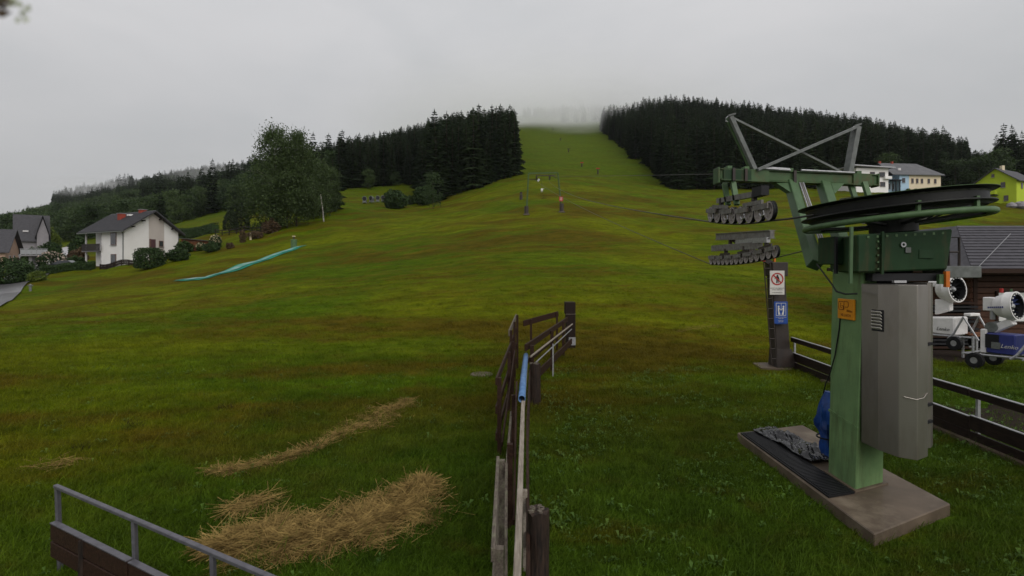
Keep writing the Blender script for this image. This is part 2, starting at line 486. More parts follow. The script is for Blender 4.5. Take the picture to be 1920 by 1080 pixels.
class MB:
    def __init__(self):
        self.v, self.f, self.m = [], [], []

    def add(self, vs, fs, mi=0):
        n = len(self.v)
        self.v += [tuple(p) for p in vs]
        self.f += [tuple(i + n for i in f) for f in fs]
        self.m += [mi] * len(fs)
        return self

    def box(self, c, s, rot=None, mi=0):
        c = Vector(c)
        vs = []
        for x in (-.5, .5):
            for y in (-.5, .5):
                for z in (-.5, .5):
                    p = Vector((x * s[0], y * s[1], z * s[2]))
                    if rot is not None:
                        p = rot @ p
                    vs.append(p + c)
        return self.add(vs, [(0, 1, 3, 2), (4, 6, 7, 5), (0, 4, 5, 1), (2, 3, 7, 6), (0, 2, 6, 4), (1, 5, 7, 3)], mi)

    def bar(self, p, q, w, h, up=(0, 0, 1), mi=0):
        p, q = Vector(p), Vector(q)
        d, s, u = basis(q - p, up)
        vs = []
        for e in (p, q):
            for a, b in ((-1, -1), (1, -1), (1, 1), (-1, 1)):
                vs.append(e + s * (a * w / 2) + u * (b * h / 2))
        return self.add(vs, [(3, 2, 1, 0), (4, 5, 6, 7), (0, 1, 5, 4), (1, 2, 6, 5), (2, 3, 7, 6), (3, 0, 4, 7)], mi)

    def tube(self, pts, r, n=8, r2=None, caps=True, mi=0):
        pts = [Vector(p) for p in pts]
        k = len(pts)
        vs = []
        for i, p in enumerate(pts):
            d = (pts[min(i + 1, k - 1)] - pts[max(i - 1, 0)])
            d, s, u = basis(d, (0.01, 0.02, 1))
            rr = r if r2 is None else r + (r2 - r) * i / (k - 1)
            for j in range(n):
                a = 2 * PI * j / n
                vs.append(p + s * (rr * math.cos(a)) + u * (rr * math.sin(a)))
        fs = []
        for i in range(k - 1):
            for j in range(n):
                fs.append((i * n + j, i * n + (j + 1) % n, (i + 1) * n + (j + 1) % n, (i + 1) * n + j))
        if caps:
            fs.append(tuple(range(n - 1, -1, -1)))
            fs.append(tuple(range((k - 1) * n, k * n)))
        return self.add(vs, fs, mi)

    def lathe(self, c, axis, prof, n=24, mi=0, closed=False):
        """prof: list of (along axis, radius)"""
        c = Vector(c)
        d, s, u = basis(axis, (0.0, 0.013, 1) if abs(Vector(axis).normalized().z) < .9 else (0, 1, 0))
        vs = []
        for t, r in prof:
            for j in range(n):
                a = 2 * PI * j / n
                vs.append(c + d * t + s * (r * math.cos(a)) + u * (r * math.sin(a)))
        fs = []
        k = len(prof)
        for i in range(k if closed else k - 1):
            i2 = (i + 1) % k
            for j in range(n):
                fs.append((i * n + j, i * n + (j + 1) % n, i2 * n + (j + 1) % n, i2 * n + j))
        return self.add(vs, fs, mi)

    def prism(self, foot, z0, z1, mi=0):
        n = len(foot)
        z0s = z0 if hasattr(z0, '__len__') else [z0] * n
        z1s = z1 if hasattr(z1, '__len__') else [z1] * n
        vs = [(p[0], p[1], z) for p, z in zip(foot, z0s)] + [(p[0], p[1], z) for p, z in zip(foot, z1s)]
        fs = [tuple(range(n - 1, -1, -1)), tuple(range(n, 2 * n))]
        for i in range(n):
            j = (i + 1) % n
            fs.append((i, j, n + j, n + i))
        return self.add(vs, fs, mi)

    def quad(self, a, b, c, d, mi=0):
        return self.add([a, b, c, d], [(0, 1, 2, 3)], mi)

    def mesh(self, name, mats, org=Vector((0, 0, 0)), smooth=False, bevel=0.0):
        me = bpy.data.meshes.new(name)
        o = Vector(org)
        me.from_pydata([Vector(p) - o for p in self.v], [], self.f)
        mats = mats if isinstance(mats, (list, tuple)) else [mats]
        for m in mats:
            me.materials.append(m)
        if len(mats) > 1:
            me.polygons.foreach_set('material_index', self.m)
        bm = bmesh.new()
        bm.from_mesh(me)
        bmesh.ops.recalc_face_normals(bm, faces=bm.faces)
        if bevel:
            bmesh.ops.bevel(bm, geom=[e for e in bm.edges if e.is_manifold and e.calc_face_angle(0) > 0.4],
                            offset=bevel, segments=1, affect='EDGES', clamp_overlap=True)
        bm.to_mesh(me)
        bm.free()
        if smooth:
            me.polygons.foreach_set('use_smooth', [True] * len(me.polygons))
            try:
                me.set_sharp_from_angle(angle=math.radians(38))
            except Exception:
                pass
        return me

    def build(self, name, mats, parent=None, smooth=False, bevel=0.0):
        org = ORG.get(parent.name, Vector((0, 0, 0))) if parent is not None else Vector((0, 0, 0))
        return link(name, self.mesh(name, mats, org, smooth, bevel), parent)


def single(mb, name, mats, label, cat, loc=(0, 0, 0), group=None, **kw):
    """a thing that is one mesh, origin at loc"""
    me = mb.mesh(name, mats, Vector(loc), **kw)
    o = link(name, me, None, loc)
    return tag(o, label, cat, group)


def text(parent, s, loc, size, rot, m, name='lettering', align='CENTER', extrude=0.001, shear=0.0):
    cu = bpy.data.curves.new(name, 'FONT')
    cu.body = s
    cu.size = size
    cu.align_x = align
    cu.align_y = 'CENTER'
    cu.extrude = extrude
    cu.shear = shear
    cu.resolution_u = 2
    cu.materials.append(m)
    tmp = bpy.data.objects.new('tmp', cu)
    COL.objects.link(tmp)
    me = bpy.data.meshes.new_from_object(tmp)
    bpy.data.objects.remove(tmp)
    if not me.materials:
        me.materials.append(m)
    org = ORG.get(parent.name, Vector((0, 0, 0)))
    o = link(name, me, parent, Vector(loc) - org, rot)
    return o


def quads_mesh(name, P, mats, mi=None):
    """P: (n,4,3) array -> mesh of separate quads"""
    n = len(P)
    me = bpy.data.meshes.new(name)
    me.vertices.add(n * 4)
    me.vertices.foreach_set('co', np.ascontiguousarray(P, dtype=np.float32).ravel())
    me.loops.add(n * 4)
    me.loops.foreach_set('vertex_index', np.arange(n * 4, dtype=np.int32))
    me.polygons.add(n)
    me.polygons.foreach_set('loop_start', np.arange(n, dtype=np.int32) * 4)
    mats = mats if isinstance(mats, (list, tuple)) else [mats]
    for m in mats:
        me.materials.append(m)
    if mi is not None:
        me.polygons.foreach_set('material_index', np.asarray(mi, dtype=np.int32))
    me.update(calc_edges=True)
    return me


def rand_dirs(n):
    d = RNG.normal(size=(n, 3))
    return d / np.linalg.norm(d, axis=1)[:, None]


def leaf_quads(C, size, flat=0.0, droop=0.0):
    """random leaf-shaped quads at centres C"""
    n = len(C)
    a = rand_dirs(n)
    a[:, 2] -= droop
    a /= np.linalg.norm(a, axis=1)[:, None]
    b = np.cross(a, rand_dirs(n))
    b /= np.linalg.norm(b, axis=1)[:, None] + 1e-9
    if flat:
        b[:, 2] *= 1 - flat
    s = (size * RNG.uniform(0.6, 1.4, n))[:, None]
    a, b = a * s, b * s * 0.55
    return np.stack([C - a, C + b * 0.9 - a * .1, C + a, C - b * 0.9 - a * .1], 1)


# ------------------------------------------------------------------ terrain
DROWS = [24, 30, 40, 55, 75, 100, 130, 160, 200, 260, 330, 420, 550, 750, 1000, 1500, 2400]
TAB = {
    -300: [640, 615, 597, 582, 556, 536, 520, 510, 500, 490, 480, 472, 464, 455, 450, 447, 446],
    0: [640, 612, 585, 558, 520, 497, 484, 476, 470, 463, 458, 452, 446, 438, 432, 430, 430],
    100: [635, 606, 577, 547, 512, 491, 476, 467, 459, 451, 443, 433, 422, 404, 390, 386, 386],
    200: [632, 600, 568, 535, 504, 484, 468, 458, 448, 440, 428, 415, 402, 385, 372, 366, 366],
    300: [631, 595, 560, 524, 489, 465, 446, 437, 428, 420, 410, 396, 380, 360, 348, 346, 346],
    400: [630, 590, 552, 510, 468, 446, 425, 415, 408, 400, 390, 376, 360, 342, 332, 330, 330],
    500: [628, 584, 543, 499, 456, 424, 402, 390, 382, 374, 364, 352, 342, 334, 330, 330, 332],
    600: [627, 578, 535, 490, 448, 408, 380, 366, 352, 342, 332, 325, 322, 322, 325, 330, 335],
    700: [626, 570, 525, 480, 437, 408, 390, 376, 354, 340, 322, 305, 300, 300, 302, 306, 310],
    800: [626, 562, 515, 468, 428, 405, 392, 380, 350, 320, 300, 280, 270, 266, 266, 270, 275],
    880: [625, 557, 508, 460, 416, 390, 370, 352, 328, 305, 284, 264, 252, 245, 242, 243, 246],
    960: [625, 553, 503, 452, 405, 374, 351, 335, 316, 293, 275, 258, 240, 228, 222, 219, 218],
    1050: [625, 552, 502, 450, 400, 371, 349, 333, 316, 296, 279, 262, 243, 229, 222, 219, 218],
    1150: [625, 553, 503, 452, 408, 380, 360, 345, 328, 304, 284, 262, 238, 226, 221, 219, 218],
    1250: [627, 556, 506, 456, 416, 391, 372, 362, 350, 304, 264, 234, 222, 218, 217, 218, 220],
    1400: [632, 563, 512, 463, 425, 398, 378, 364, 352, 312, 277, 249, 240, 238, 238, 240, 242],
    1600: [638, 578, 524, 471, 436, 400, 377, 360, 350, 325, 296, 269, 262, 260, 262, 265, 268],
    1800: [642, 592, 542, 486, 446, 412, 388, 368, 352, 344, 332, 318, 310, 308, 310, 312, 314],
    1920: [643, 600, 556, 500, 455, 420, 386, 368, 352, 345, 335, 325, 318, 316, 318, 320, 322],
    2300: [643, 605, 562, 510, 465, 430, 396, 372, 355, 346, 336, 326, 318, 316, 318, 320, 322],
}
NU, ND = 420, 300
U0, U1 = -1.35, 1.35
LD0, LD1 = math.log(1.0), math.log(2400.0)
UG = np.linspace(U0, U1, NU)
LG = np.linspace(LD0, LD1, ND)


def terrain_grid():
    pxs = sorted(TAB)
    us = np.array([(p - CX) / FPX for p in pxs])
    dn = [1.0, 18.0] + DROWS
    cols = []
    for p in pxs:
        z = [0.0, 0.0] + [CAMZ - (y - CY) / FPX * d for y, d in zip(TAB[p], DROWS)]
        cols.append(np.interp(LG, np.log(dn), z))
    cols = np.array(cols)
    G = np.empty((NU, ND))
    for k in range(ND):
        G[:, k] = np.interp(UG, us, cols[:, k])

    def blur(A, axis, sg):
        r = int(sg * 3)
        k = np.exp(-0.5 * (np.arange(-r, r + 1) / sg) ** 2)
        k /= k.sum()
        pad = [(0, 0), (0, 0)]
        pad[axis] = (r, r)
        B = np.pad(A, pad, mode='edge')
        return np.apply_along_axis(lambda v: np.convolve(v, k, 'valid'), axis, B)
    return blur(blur(G, 0, 6.0), 1, 3.0)


ZG = terrain_grid()


def und(x, y):
    """gentle natural undulation, growing with distance"""
    w = np.clip((y - 22) / 60, 0, 1)
    return w * (0.22 * np.sin(x * 0.31 + 1.3 * np.sin(y * 0.11)) * np.sin(y * 0.23 + 0.7)
                + 0.14 * np.sin(x * 0.83 + y * 0.37) + 0.10 * np.sin(y * 0.91 - x * 0.21))


def H(x, y):
    x, y = np.asarray(x, float), np.asarray(y, float)
    yy = np.maximum(y, 1.0)
    fu = np.clip((x / yy - U0) / (U1 - U0) * (NU - 1), 0, NU - 1.001)
    fd = np.clip((np.log(yy) - LD0) / (LD1 - LD0) * (ND - 1), 0, ND - 1.001)
    i, j = fu.astype(int), fd.astype(int)
    a, b = fu - i, fd - j
    z = ZG[i, j] * (1 - a) * (1 - b) + ZG[i + 1, j] * a * (1 - b) + ZG[i, j + 1] * (1 - a) * b + ZG[i + 1, j + 1] * a * b
    return z + und(x, yy)


def Hs(x, y):
    return float(H(x, y))


def W(px, py, d):
    """a point d metres in front of the camera seen at that place of the 1920x1080 photograph"""
    return Vector(((px - CX) / FPX * d, d, CAMZ - (py - CY) / FPX * d))


DS = np.exp(np.linspace(math.log(3), math.log(2300), 1500))


def ground(px, py):
    """first terrain point seen along that direction"""
    z = H((px - CX) / FPX * DS, DS)
    pyt = CY - FPX * (z - CAMZ) / DS
    k = np.argmax(pyt <= py)
    if k == 0:
        k = len(DS) - 1 if pyt[0] > py else 0
    d = DS[k]
    if k > 0:
        t = (pyt[k - 1] - py) / max(pyt[k - 1] - pyt[k], 1e-6)
        d = DS[k - 1] + (DS[k] - DS[k - 1]) * min(max(t, 0), 1)
    x = (px - CX) / FPX * d
    return Vector((x, d, Hs(x, d)))


def build_ground():
    nu, nd = 360, 330
    us = np.linspace(-1.33, 1.33, nu)
    ds = np.concatenate([[-60, -25, -8, -2, 0.3], np.exp(np.linspace(math.log(1.2), math.log(1180), nd))])
    V, F = [], []
    for d in ds:
        dd = max(d, 8.0) if d > 0 else 12.0
        wx = us * (dd + 14)
        V.append(np.stack([wx, np.full(nu, d), H(wx, np.full(nu, d))], 1))
    V = np.concatenate(V)
    n = len(ds)
    idx = np.arange(n * nu).reshape(n, nu)
    F = np.stack([idx[:-1, :-1], idx[:-1, 1:], idx[1:, 1:], idx[1:, :-1]], -1).reshape(-1, 4)
    me = bpy.data.meshes.new('meadow')
    me.from_pydata(V.tolist(), [], F.tolist())
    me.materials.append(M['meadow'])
    me.polygons.foreach_set('use_smooth', [True] * len(me.polygons))
    o = link('meadow', me)
    tag(o, 'wide mown hillside meadow rising to the ski slope', kind='structure')


build_ground()


def ribbon(name, pts, width, m, lift=0.05, label=None, nseg=8):
    pts = [Vector(p) for p in pts]
    dense = []
    for a, b in zip(pts[:-1], pts[1:]):
        for k in range(nseg):
            dense.append(a.lerp(b, k / nseg))
    dense.append(pts[-1])
    ws = width if hasattr(width, '__len__') else [width] * len(pts)
    V, F = [], []
    for i, p in enumerate(dense):
        d = dense[min(i + 1, len(dense) - 1)] - dense[max(i - 1, 0)]
        d.z = 0
        d.normalize()
        s = Vector((d.y, -d.x, 0))
        t = i / nseg
        k = min(int(t), len(pts) - 2)
        w = ws[k] + (ws[k + 1] - ws[k]) * (t - k)
        for j in range(5):
            q = p + s * ((j / 4 - 0.5) * w)
            V.append((q.x, q.y, Hs(q.x, q.y) + lift))
        if i:
            for j in range(4):
                a = (i - 1) * 5 + j
                F.append((a, a + 1, a + 6, a + 5))
    me = bpy.data.meshes.new(name)
    me.from_pydata(V, [], F)
    me.materials.append(m)
    o = link(name, me)
    tag(o, label, kind='structure')
    return o


ribbon('road', [ground(-120, 600), ground(0, 543), ground(40, 524), ground(78, 506), ground(112, 497)],
       [4.6, 4.6, 4.4, 4.4, 4.2], M['asphalt'], 0.14, 'wet grey village road')
ribbon('side_road', [ground(104, 500), ground(124, 489), ground(124, 478), ground(122, 466)], [5.0, 4.2, 4.6, 4.6], M['paleroad'], 0.42,
       'pale wet side road going uphill')

# ------------------------------------------------------------------ lift drive station
def arrow_boxes():
    pass


def drive_station():
    slab_foot = [(4.13, 6.08), (5.64, 6.86), (5.60, 10.28), (4.14, 9.80)]
    mb = MB().prism(slab_foot, -0.12, 0.15)
    s = single(mb, 'concrete_slab', M['concrete'], 'long wet concrete slab under the green lift mast', 'concrete slab', (4.9, 8, 0), bevel=0.012)

    R = thing('drive_station', 'green lift drive station with big horizontal wheel and steel cover', 'ski lift', (4.95, 7.6, 0.15))
    # mast: skewed box tapering slightly to the top
    b0 = [(4.67, 7.25), (5.22, 7.50), (5.22, 8.12), (4.67, 7.88)]
    b1 = [(4.755, 7.22), (5.24, 7.46), (5.26, 8.20), (4.775, 7.95)]
    MB().prism([(p[0], p[1]) for p in b0], 0.15, 0.16)
    mb = MB()
    vs = [(p[0], p[1], 0.15) for p in b0] + [(p[0], p[1], 3.16) for p in b1]
    mb.add(vs, [(3, 2, 1, 0), (4, 5, 6, 7), (0, 1, 5, 4), (1, 2, 6, 5), (2, 3, 7, 6), (3, 0, 4, 7)])
    mb.build('mast', M['lightgreen'], R, bevel=0.012)
    # collar strip across the left face
    MB().bar((4.695, 7.90, 1.08), (4.693, 7.235, 1.00), 0.02, 0.035).build('weld_strip', M['lightgreen'], R)
    # base weld flange
    MB().prism([(4.63, 7.19), (5.27, 7.47), (5.27, 8.17), (4.63, 7.92)], 0.151, 0.172).build('base_flange', M['concrete'], R)
    # cable down the left face
    c = [(4.735, 7.70, 2.46), (4.73, 7.71, 2.3), (4.71, 7.78, 1.9), (4.685, 7.87, 1.6), (4.66, 7.93, 1.45), (4.67, 8.0, 1.3)]
    MB().tube(c, 0.009, 6).build('power_cable', M['rubber'], R)
    # stainless hood
    z0, z1 = 0.79, 2.97
    foot = [(4.735, 7.235), (4.79, 6.98), (4.90, 6.76), (5.08, 6.68), (5.27, 6.76), (5.34, 6.86), (5.36, 7.50)]
    cov = MB().prism(foot, [z0 + .03, z0 + .01, z0 - .01, z0 - .02, z0, z0, z0 + .05], z1).build('hood', M['steel'], R, bevel=0.008)
    foot2 = [(5.365, 6.89), (5.42, 6.90), (5.54, 7.02), (5.54, 7.6), (5.37, 7.6)]
    MB().prism(foot2, z0 + 0.06, z1 + 0.02).build('hood_side', M['steel'], R, bevel=0.006)
    for zz in (2.2, 1.42, 1.2):
        MB().bar((5.33, 6.855, zz), (5.42, 6.885, zz + .01), 0.03, 0.035).build('latch', M['dark'], R)
    # dent seam in the hood
    MB().tube([(4.94, 6.725, 1.56), (5.06, 6.675, 1.535), (5.17, 6.70, 1.55), (5.26, 6.755, 1.60)], 0.005, 6).build('dent', M['steel'], cov)
    # ventilation louvre: frame and six slats
    a, b = Vector((4.775, 7.05, 0)), Vector((4.815, 6.93, 0))
    dv = (b - a).normalized()
    nn = Vector((-dv.y, dv.x, 0))
    if nn.dot(Vector((-1, -1, 0))) < 0:
        nn = -nn
    lz0, lz1 = 2.37, 2.62
    MB().box((a + b) / 2 + Vector((0, 0, (lz0 + lz1) / 2)) + nn * 0.004, ((b - a).length + .03, 0.012, lz1 - lz0 + .03),
             Matrix.Rotation(math.atan2(dv.y, dv.x), 3, 'Z')).build('vent', M['dark'], cov)
    for k in range(6):
        z = lz0 + (k + .5) / 6 * (lz1 - lz0)
        mb = MB()
        p, q = a + nn * .010 + Vector((0, 0, z - .012)), b + nn * .010 + Vector((0, 0, z - .012))
        p2, q2 = a + nn * .04 + Vector((0, 0, z + .010)), b + nn * .04 + Vector((0, 0, z + .010))
        t = Vector((0, 0, .012))
        mb.add([p, q, q2, p2, p + t, q + t, q2 + t, p2 + t],
               [(3, 2, 1, 0), (4, 5, 6, 7), (0, 1, 5, 4), (1, 2, 6, 5), (2, 3, 7, 6), (3, 0, 4, 7)])
        mb.build('slat', M['brightsteel'], cov)

    # gearbox housing
    gb0 = [(4.53, 7.00), (5.80, 7.10), (5.95, 8.25), (4.86, 8.15)]
    gb1 = [(4.52, 6.98), (5.86, 7.08), (5.98, 8.28), (4.85, 8.16)]
    mb = MB()
    vs = [(p[0], p[1], z) for p, z in zip(gb0, (3.12, 3.16, 3.16, 3.12))] + [(p[0], p[1], z) for p, z in zip(gb1, (3.62, 3.70, 3.70, 3.62))]
    mb.add(vs, [(3, 2, 1, 0), (4, 5, 6, 7), (0, 1, 5, 4), (1, 2, 6, 5), (2, 3, 7, 6), (3, 0, 4, 7)])
    gx = mb.build('gearbox', M['darkgreen'], R, bevel=0.02)
    mb = MB()
    mb.bar((4.845, 6.985, 3.10), (4.845, 6.975, 3.66), 0.03, 0.03)
    mb.build('rib', M['darkgreen'], gx)
    MB().bar((4.43, 6.98, 2.98), (4.43, 6.96, 3.72), .036, .03, (0, 1, 0)).build('flange', M['legmid'], R)
    # plate, lifting eye and access lid on the housing
    MB().box((5.22, 7.028, 3.42), (0.07, .012, .07)).build('type_plate', M['greybar'], gx)
    MB().lathe((5.15, 7.02, 3.49), (0, -1, 0), [(0, .035), (.01, .035), (.01, .018), (0, .018)], 14, closed=True).build('eye', M['galv'], gx)
    MB().box((5.48, 7.055, 3.37), (0.20, .014, .12)).build('access_lid', M['darkgreen'], gx, bevel=.004)
    for k in range(9):
        u = (k + .5) / 9
        MB().box((4.60 + 1.18 * u, 6.985 + .098 * u, 3.585 + .065 * u), (.03, .016, .03)).build('bolt', M['greensteel'], gx)
    for k in range(5):
        MB().box((4.80, 6.985 + .01, 3.17 + k * .09), (.022, .016, .022)).build('bolt', M['greensteel'], gx)
    # rear-left bracket boxes seen left of the housing
    mb = MB()
    mb.box((4.66, 7.78, 3.43), (0.16, .42, .40))
    mb.build('bracket_box', M['darkgreen'], R, bevel=.012)
    MB().box((4.585, 7.55, 3.36), (0.03, .05, .52)).build('bracket_strip', M['dark'], R)
    # motor under the housing
    mb = MB()
    mb.lathe((5.25, 7.65, 2.80), (0, 0, 1), [(0, .0), (0, .36), (.25, .36), (.36, .42), (.36, 0)], 20)
    mb.box((5.25, 7.3, 3.06), (0.9, .4, .10))
    mb.build('motor', M['dark'], R)
    MB().box((5.06, 6.97, 3.005), (0.16, .05, .03)).build('motor_plate', M['galv'], R)
    MB().bar((5.72, 7.02, 3.14), (5.72, 7.02, 2.93), .05, .05).build('hose_fitting', M['orange'], R)
    MB().bar((5.66, 7.05, 3.10), (5.66, 7.05, 2.97), .06, .05).build('hose', M['greensteel'], R)
    # grey box and handle at the right end of the housing
    MB().box((6.05, 7.35, 3.13), (0.50, .4, .16)).build('end_box', M['greybar'], R, bevel=.008)
    mb = MB()
    mb.tube([(5.98, 7.3, 3.2), (5.98, 7.3, 3.60), (6.12, 7.3, 3.60), (6.12, 7.3, 3.2)], 0.018, 6)
    mb.tube([(5.98, 7.3, 3.4), (6.12, 7.3, 3.4)], 0.013, 6)
    mb.build('handle', M['brownsteel'], R)
    # hanging cable left of the mast
    MB().tube([(4.86, 8.5, 3.24), (4.55, 7.6, 2.96), (4.47, 7.35, 2.86), (4.50, 7.2, 2.83), (4.6, 7.1, 2.84)], .012, 6).build('hanging_cable', M['rubber'], R)

    # bull wheel, tilted a little
    CW = Vector((5.51, 7.75, 4.03))
    tilt = Matrix.Rotation(math.radians(-4.2), 3, 'Y') @ Matrix.Rotation(math.radians(-2.2), 3, 'X')
    ax = tilt @ Vector((0, 0, 1))

    def onw(r, ang, h):
        return CW + tilt @ Vector((r * math.cos(ang), r * math.sin(ang), h))
    rim = MB().lathe(CW, ax, [(.115, 1.17), (.125, 1.19), (.125, 1.14), (.105, 1.08), (-.02, 1.08), (-.03, 1.15), (-.045, 1.16), (-.055, 1.15), (-.055, 1.08),
                              (-.085, 1.06), (-.09, 1.03), (-.09, 0.90), (-.07, 0.90), (-.03, 0.985), (.06, 0.985), (.10, 1.08), (.115, 1.12)], 72, closed=True)
    wh = rim.build('bull_wheel', M['wheelblack'], R, smooth=True)
    MB().lathe(CW, ax, [(.075, 1.085), (.09, 1.095), (.10, 1.085)], 72).build('worn_band', M['wheelworn'], wh, smooth=True)
    MB().lathe(CW, ax, [(.126, 1.192), (.132, 1.192), (.132, 1.17), (.126, 1.15)], 72, closed=True).build('wheel_edge', M['midgreen'], wh, smooth=True)
    MB().lathe(CW, ax, [(-.34, .0), (-.34, .30), (-.22, .30), (-.10, .34), (.03, .34), (.06, .2), (.16, .16), (.16, 0)], 28).build('hub', M['wheelblack'], wh, smooth=True)
    for k in range(6):
        a = 2 * PI * k / 6 + .22
        MB().bar(onw(.30, a, -.03), onw(0.95, a, -.03), .20, .08, ax).build('spoke', M['wheelblack'], wh)
    # guard ring under the wheel
    n = 72
    pts = []
    mb = MB()
    CG = CW - Vector((0, 0, .175)) + Vector((.02, 0, 0))
    rr, tr = 1.12, .042

    def ong(r, ang, h):
        return CG + tilt @ Vector((r * math.cos(ang), r * math.sin(ang), h))
    prof = [(tr * math.sin(2 * PI * j / 10), rr + tr * math.cos(2 * PI * j / 10)) for j in range(10)]
    mb.lathe(CG, ax, prof, n, closed=True)
    gr = mb.build('guard_ring', M['greensteel'], R, smooth=True)
    for a in (-2.5, -1.75, -1.1, -.35, .35, 1.2, 2.0, 2.75):
        MB().bar(ong(rr, a, 0), ong(.30, a, -.05), .07, .03, ax).build('ring_strut', M['wheelblack'], gr)
    for a in (-1.95, -1.28):
        MB().bar(ong(rr - .02, a, 0), ong(rr - .02, a + .02, .17), .045, .04, (1, 0, 0)).build('ring_post', M['greensteel'], gr)

    # cross-arm with legs, carried by the housing
    A, B = Vector((3.98, 10.3, 4.97)), Vector((7.30, 10.75, 4.93))
    d = (B - A).normalized()
    up = Vector((0, 0, 1))
    arm = MB()
    arm.bar(A, B, .16, .17)
    arm.bar(A + Vector((0, 0, .10)), B + Vector((0, 0, .10)), .22, .022)
    arm.bar(A - Vector((0, 0, .10)), B - Vector((0, 0, .10)), .22, .022)
    arm.box(A - d * .03 - Vector((0, 0, .02)), (.04, .26, .30))
    arm.box(B + d * .02, (.03, .24, .26))
    ca = arm.build('cross_arm', M['midgreen'], R, bevel=.006)
    for t0, t1, m in ((.02, .19, 'darkgreen'), (.19, .30, 'midgreen'), (.84, .96, 'midgreen')):
        MB().bar(A.lerp(B, t0) + Vector((0, -.095, .0)), A.lerp(B, t1) + Vector((0, -.095, .0)), .03, .235).build('stiffener', M[m], ca)
    for t in (.06, .165, .44, .60, .88):
        MB().box(A.lerp(B, t) + Vector((0, -.02, .135)), (.09, .16, .07)).build('clamp', M['greensteel'], ca)
    for t in (.08, .155, .46):
        MB().box(A.lerp(B, t) + Vector((0, -.13, 0)), (.05, .03, .24)).build('rust_strap', M['brownsteel'], ca)
    mb = MB()
    mb.tube([A.lerp(B, .24) + Vector((0, -.13, .14)), A.lerp(B, .43) + Vector((0, -.13, .12))], .02, 8)
    mb.tube([A.lerp(B, .27) + Vector((0, -.10, .165)), A.lerp(B, .43) + Vector((0, -.10, .15))], .017, 8)
    mb.tube([A.lerp(B, .50) + Vector((0, -.13, .13)), A.lerp(B, .84) + Vector((0, -.13, .12))], .02, 8)
    mb.build('conduit', M['galv'], ca, smooth=True)
    for i, (tx, bt) in enumerate(((.455, (4.90, 8.62, 3.22)), (.665, (5.55, 8.80, 3.22)))):
        tp = A.lerp(B, tx) - Vector((0, 0, .10))
        bt = Vector(bt)
        lg = MB().bar(tp, bt, .20, .18, (0, 1, 0)).build('leg', M['legmid'], R, bevel=.01)
        # gusset under the cross-arm
        g = tp + (bt - tp) * .13
        s = -1 if i == 0 else 1
        mb = MB()
        p0, p1, p2 = tp + Vector((s * .10, -.1, 0)), tp + Vector((s * .36, -.1, 0)), tp + (bt - tp) * .15 + Vector((s * .10, -.1, 0))
        th = Vector((0, .18, 0))
        mb.add([p0, p1, p2, p0 + th, p1 + th, p2 + th], [(0, 1, 2), (5, 4, 3), (0, 3, 4, 1), (1, 4, 5, 2), (2, 5, 3, 0)])
        mb.build('gusset', M['legmid'], lg)
        if i == 0:
            ld = (bt - tp).normalized()
            for k, off in enumerate((.10, .135, .17)):
                p = tp + Vector((off, -.14, -.02))
                q = tp + ld * ((bt - tp).length * (.93 if k < 2 else .88)) + Vector((off, -.17, 0))
                MB().tube([p, q], .015, 6).build('conduit', M['galv' if k != 1 else 'steel'], lg, smooth=True)
    # lifting frame
    TL, TR = W(1370, 219, 10.35), W(1606, 238, 10.7)
    FL, FR = W(1416, 320, 10.36), W(1588, 325, 10.66)
    lf = MB()
    lf.bar(TL, FL, .095, .075)
    lf.bar(TR, FR + Vector((.02, 0, 0)), .15, .10)
    lf.bar(TL + Vector((0, .03, 0)), FR + Vector((0, .08, 0)), .08, .04)
    lf.bar(TR + Vector((0, -.03, 0)), FL + Vector((0, -.09, 0)), .085, .05)
    fr = lf.build('lifting_frame', M['greybar'], R)
    MB().bar(TL + Vector((-.03, .10, 0)), FL + Vector((-.02, .11, 0)), .05, .05).build('rear_bar', M['greensteel'], fr)
    for p in (TL, TR):
        MB().tube([p + Vector((-.06, -.02, .0)), p + Vector((-.10, -.02, -.03)), p + Vector((-.10, -.02, -.09)), p + Vector((-.06, -.02, -.10))], .012, 6).build('hook', M['galv'], fr)
        MB().bar(p + Vector((-.05, 0, .02)), p + Vector((.09, 0, .06)), .05, .03).build('tip_plate', M['greybar'], fr)
    # sheave trains hung from both ends of the cross-arm
    sh_me = sheave_mesh(.165, .075)
    for side, xs, hang in ((0, 4.26, True), (1, 6.80, True)):
        ys = [8.78 + k * .368 for k in range(8)]
        zt = A.z if side == 0 else B.z
        tr_ = MB()
        yc = (ys[0] + ys[-1]) / 2
        zc = lambda y: 4.12 + .075 * (y - ys[0]) - .05 * math.sin(PI * (y - ys[0]) / (ys[-1] - ys[0]))
        # main rocker
        tr_.bar((xs, 9.0, zc(9.0) + .33), (xs, 11.0, zc(11.0) + .29), .09, .10)
        train = tr_.build('sheave_train', M['sheavearm'], R)
        for hy in (10.15, 10.55):
            MB().bar((xs, hy + .15, zt - .10), (xs, hy - .05, zc(hy) + .20), .07, .09, (1, 0, 0)).build('hanger', M['greensteel'], train)
        if side == 0:
            MB().box((xs, 9.15, zc(9.15) + .36), (.13, .36, .16)).build('weight_box', M['dark'], train)
        for k in range(4):
            y0, y1 = ys[2 * k], ys[2 * k + 1]
            MB().bar((xs - .09, y0 - .08, zc(y0) + .08), (xs - .09, y1 + .08, zc(y1) + .08), .025, .09).build('rocker', M['sheavearm'], train)
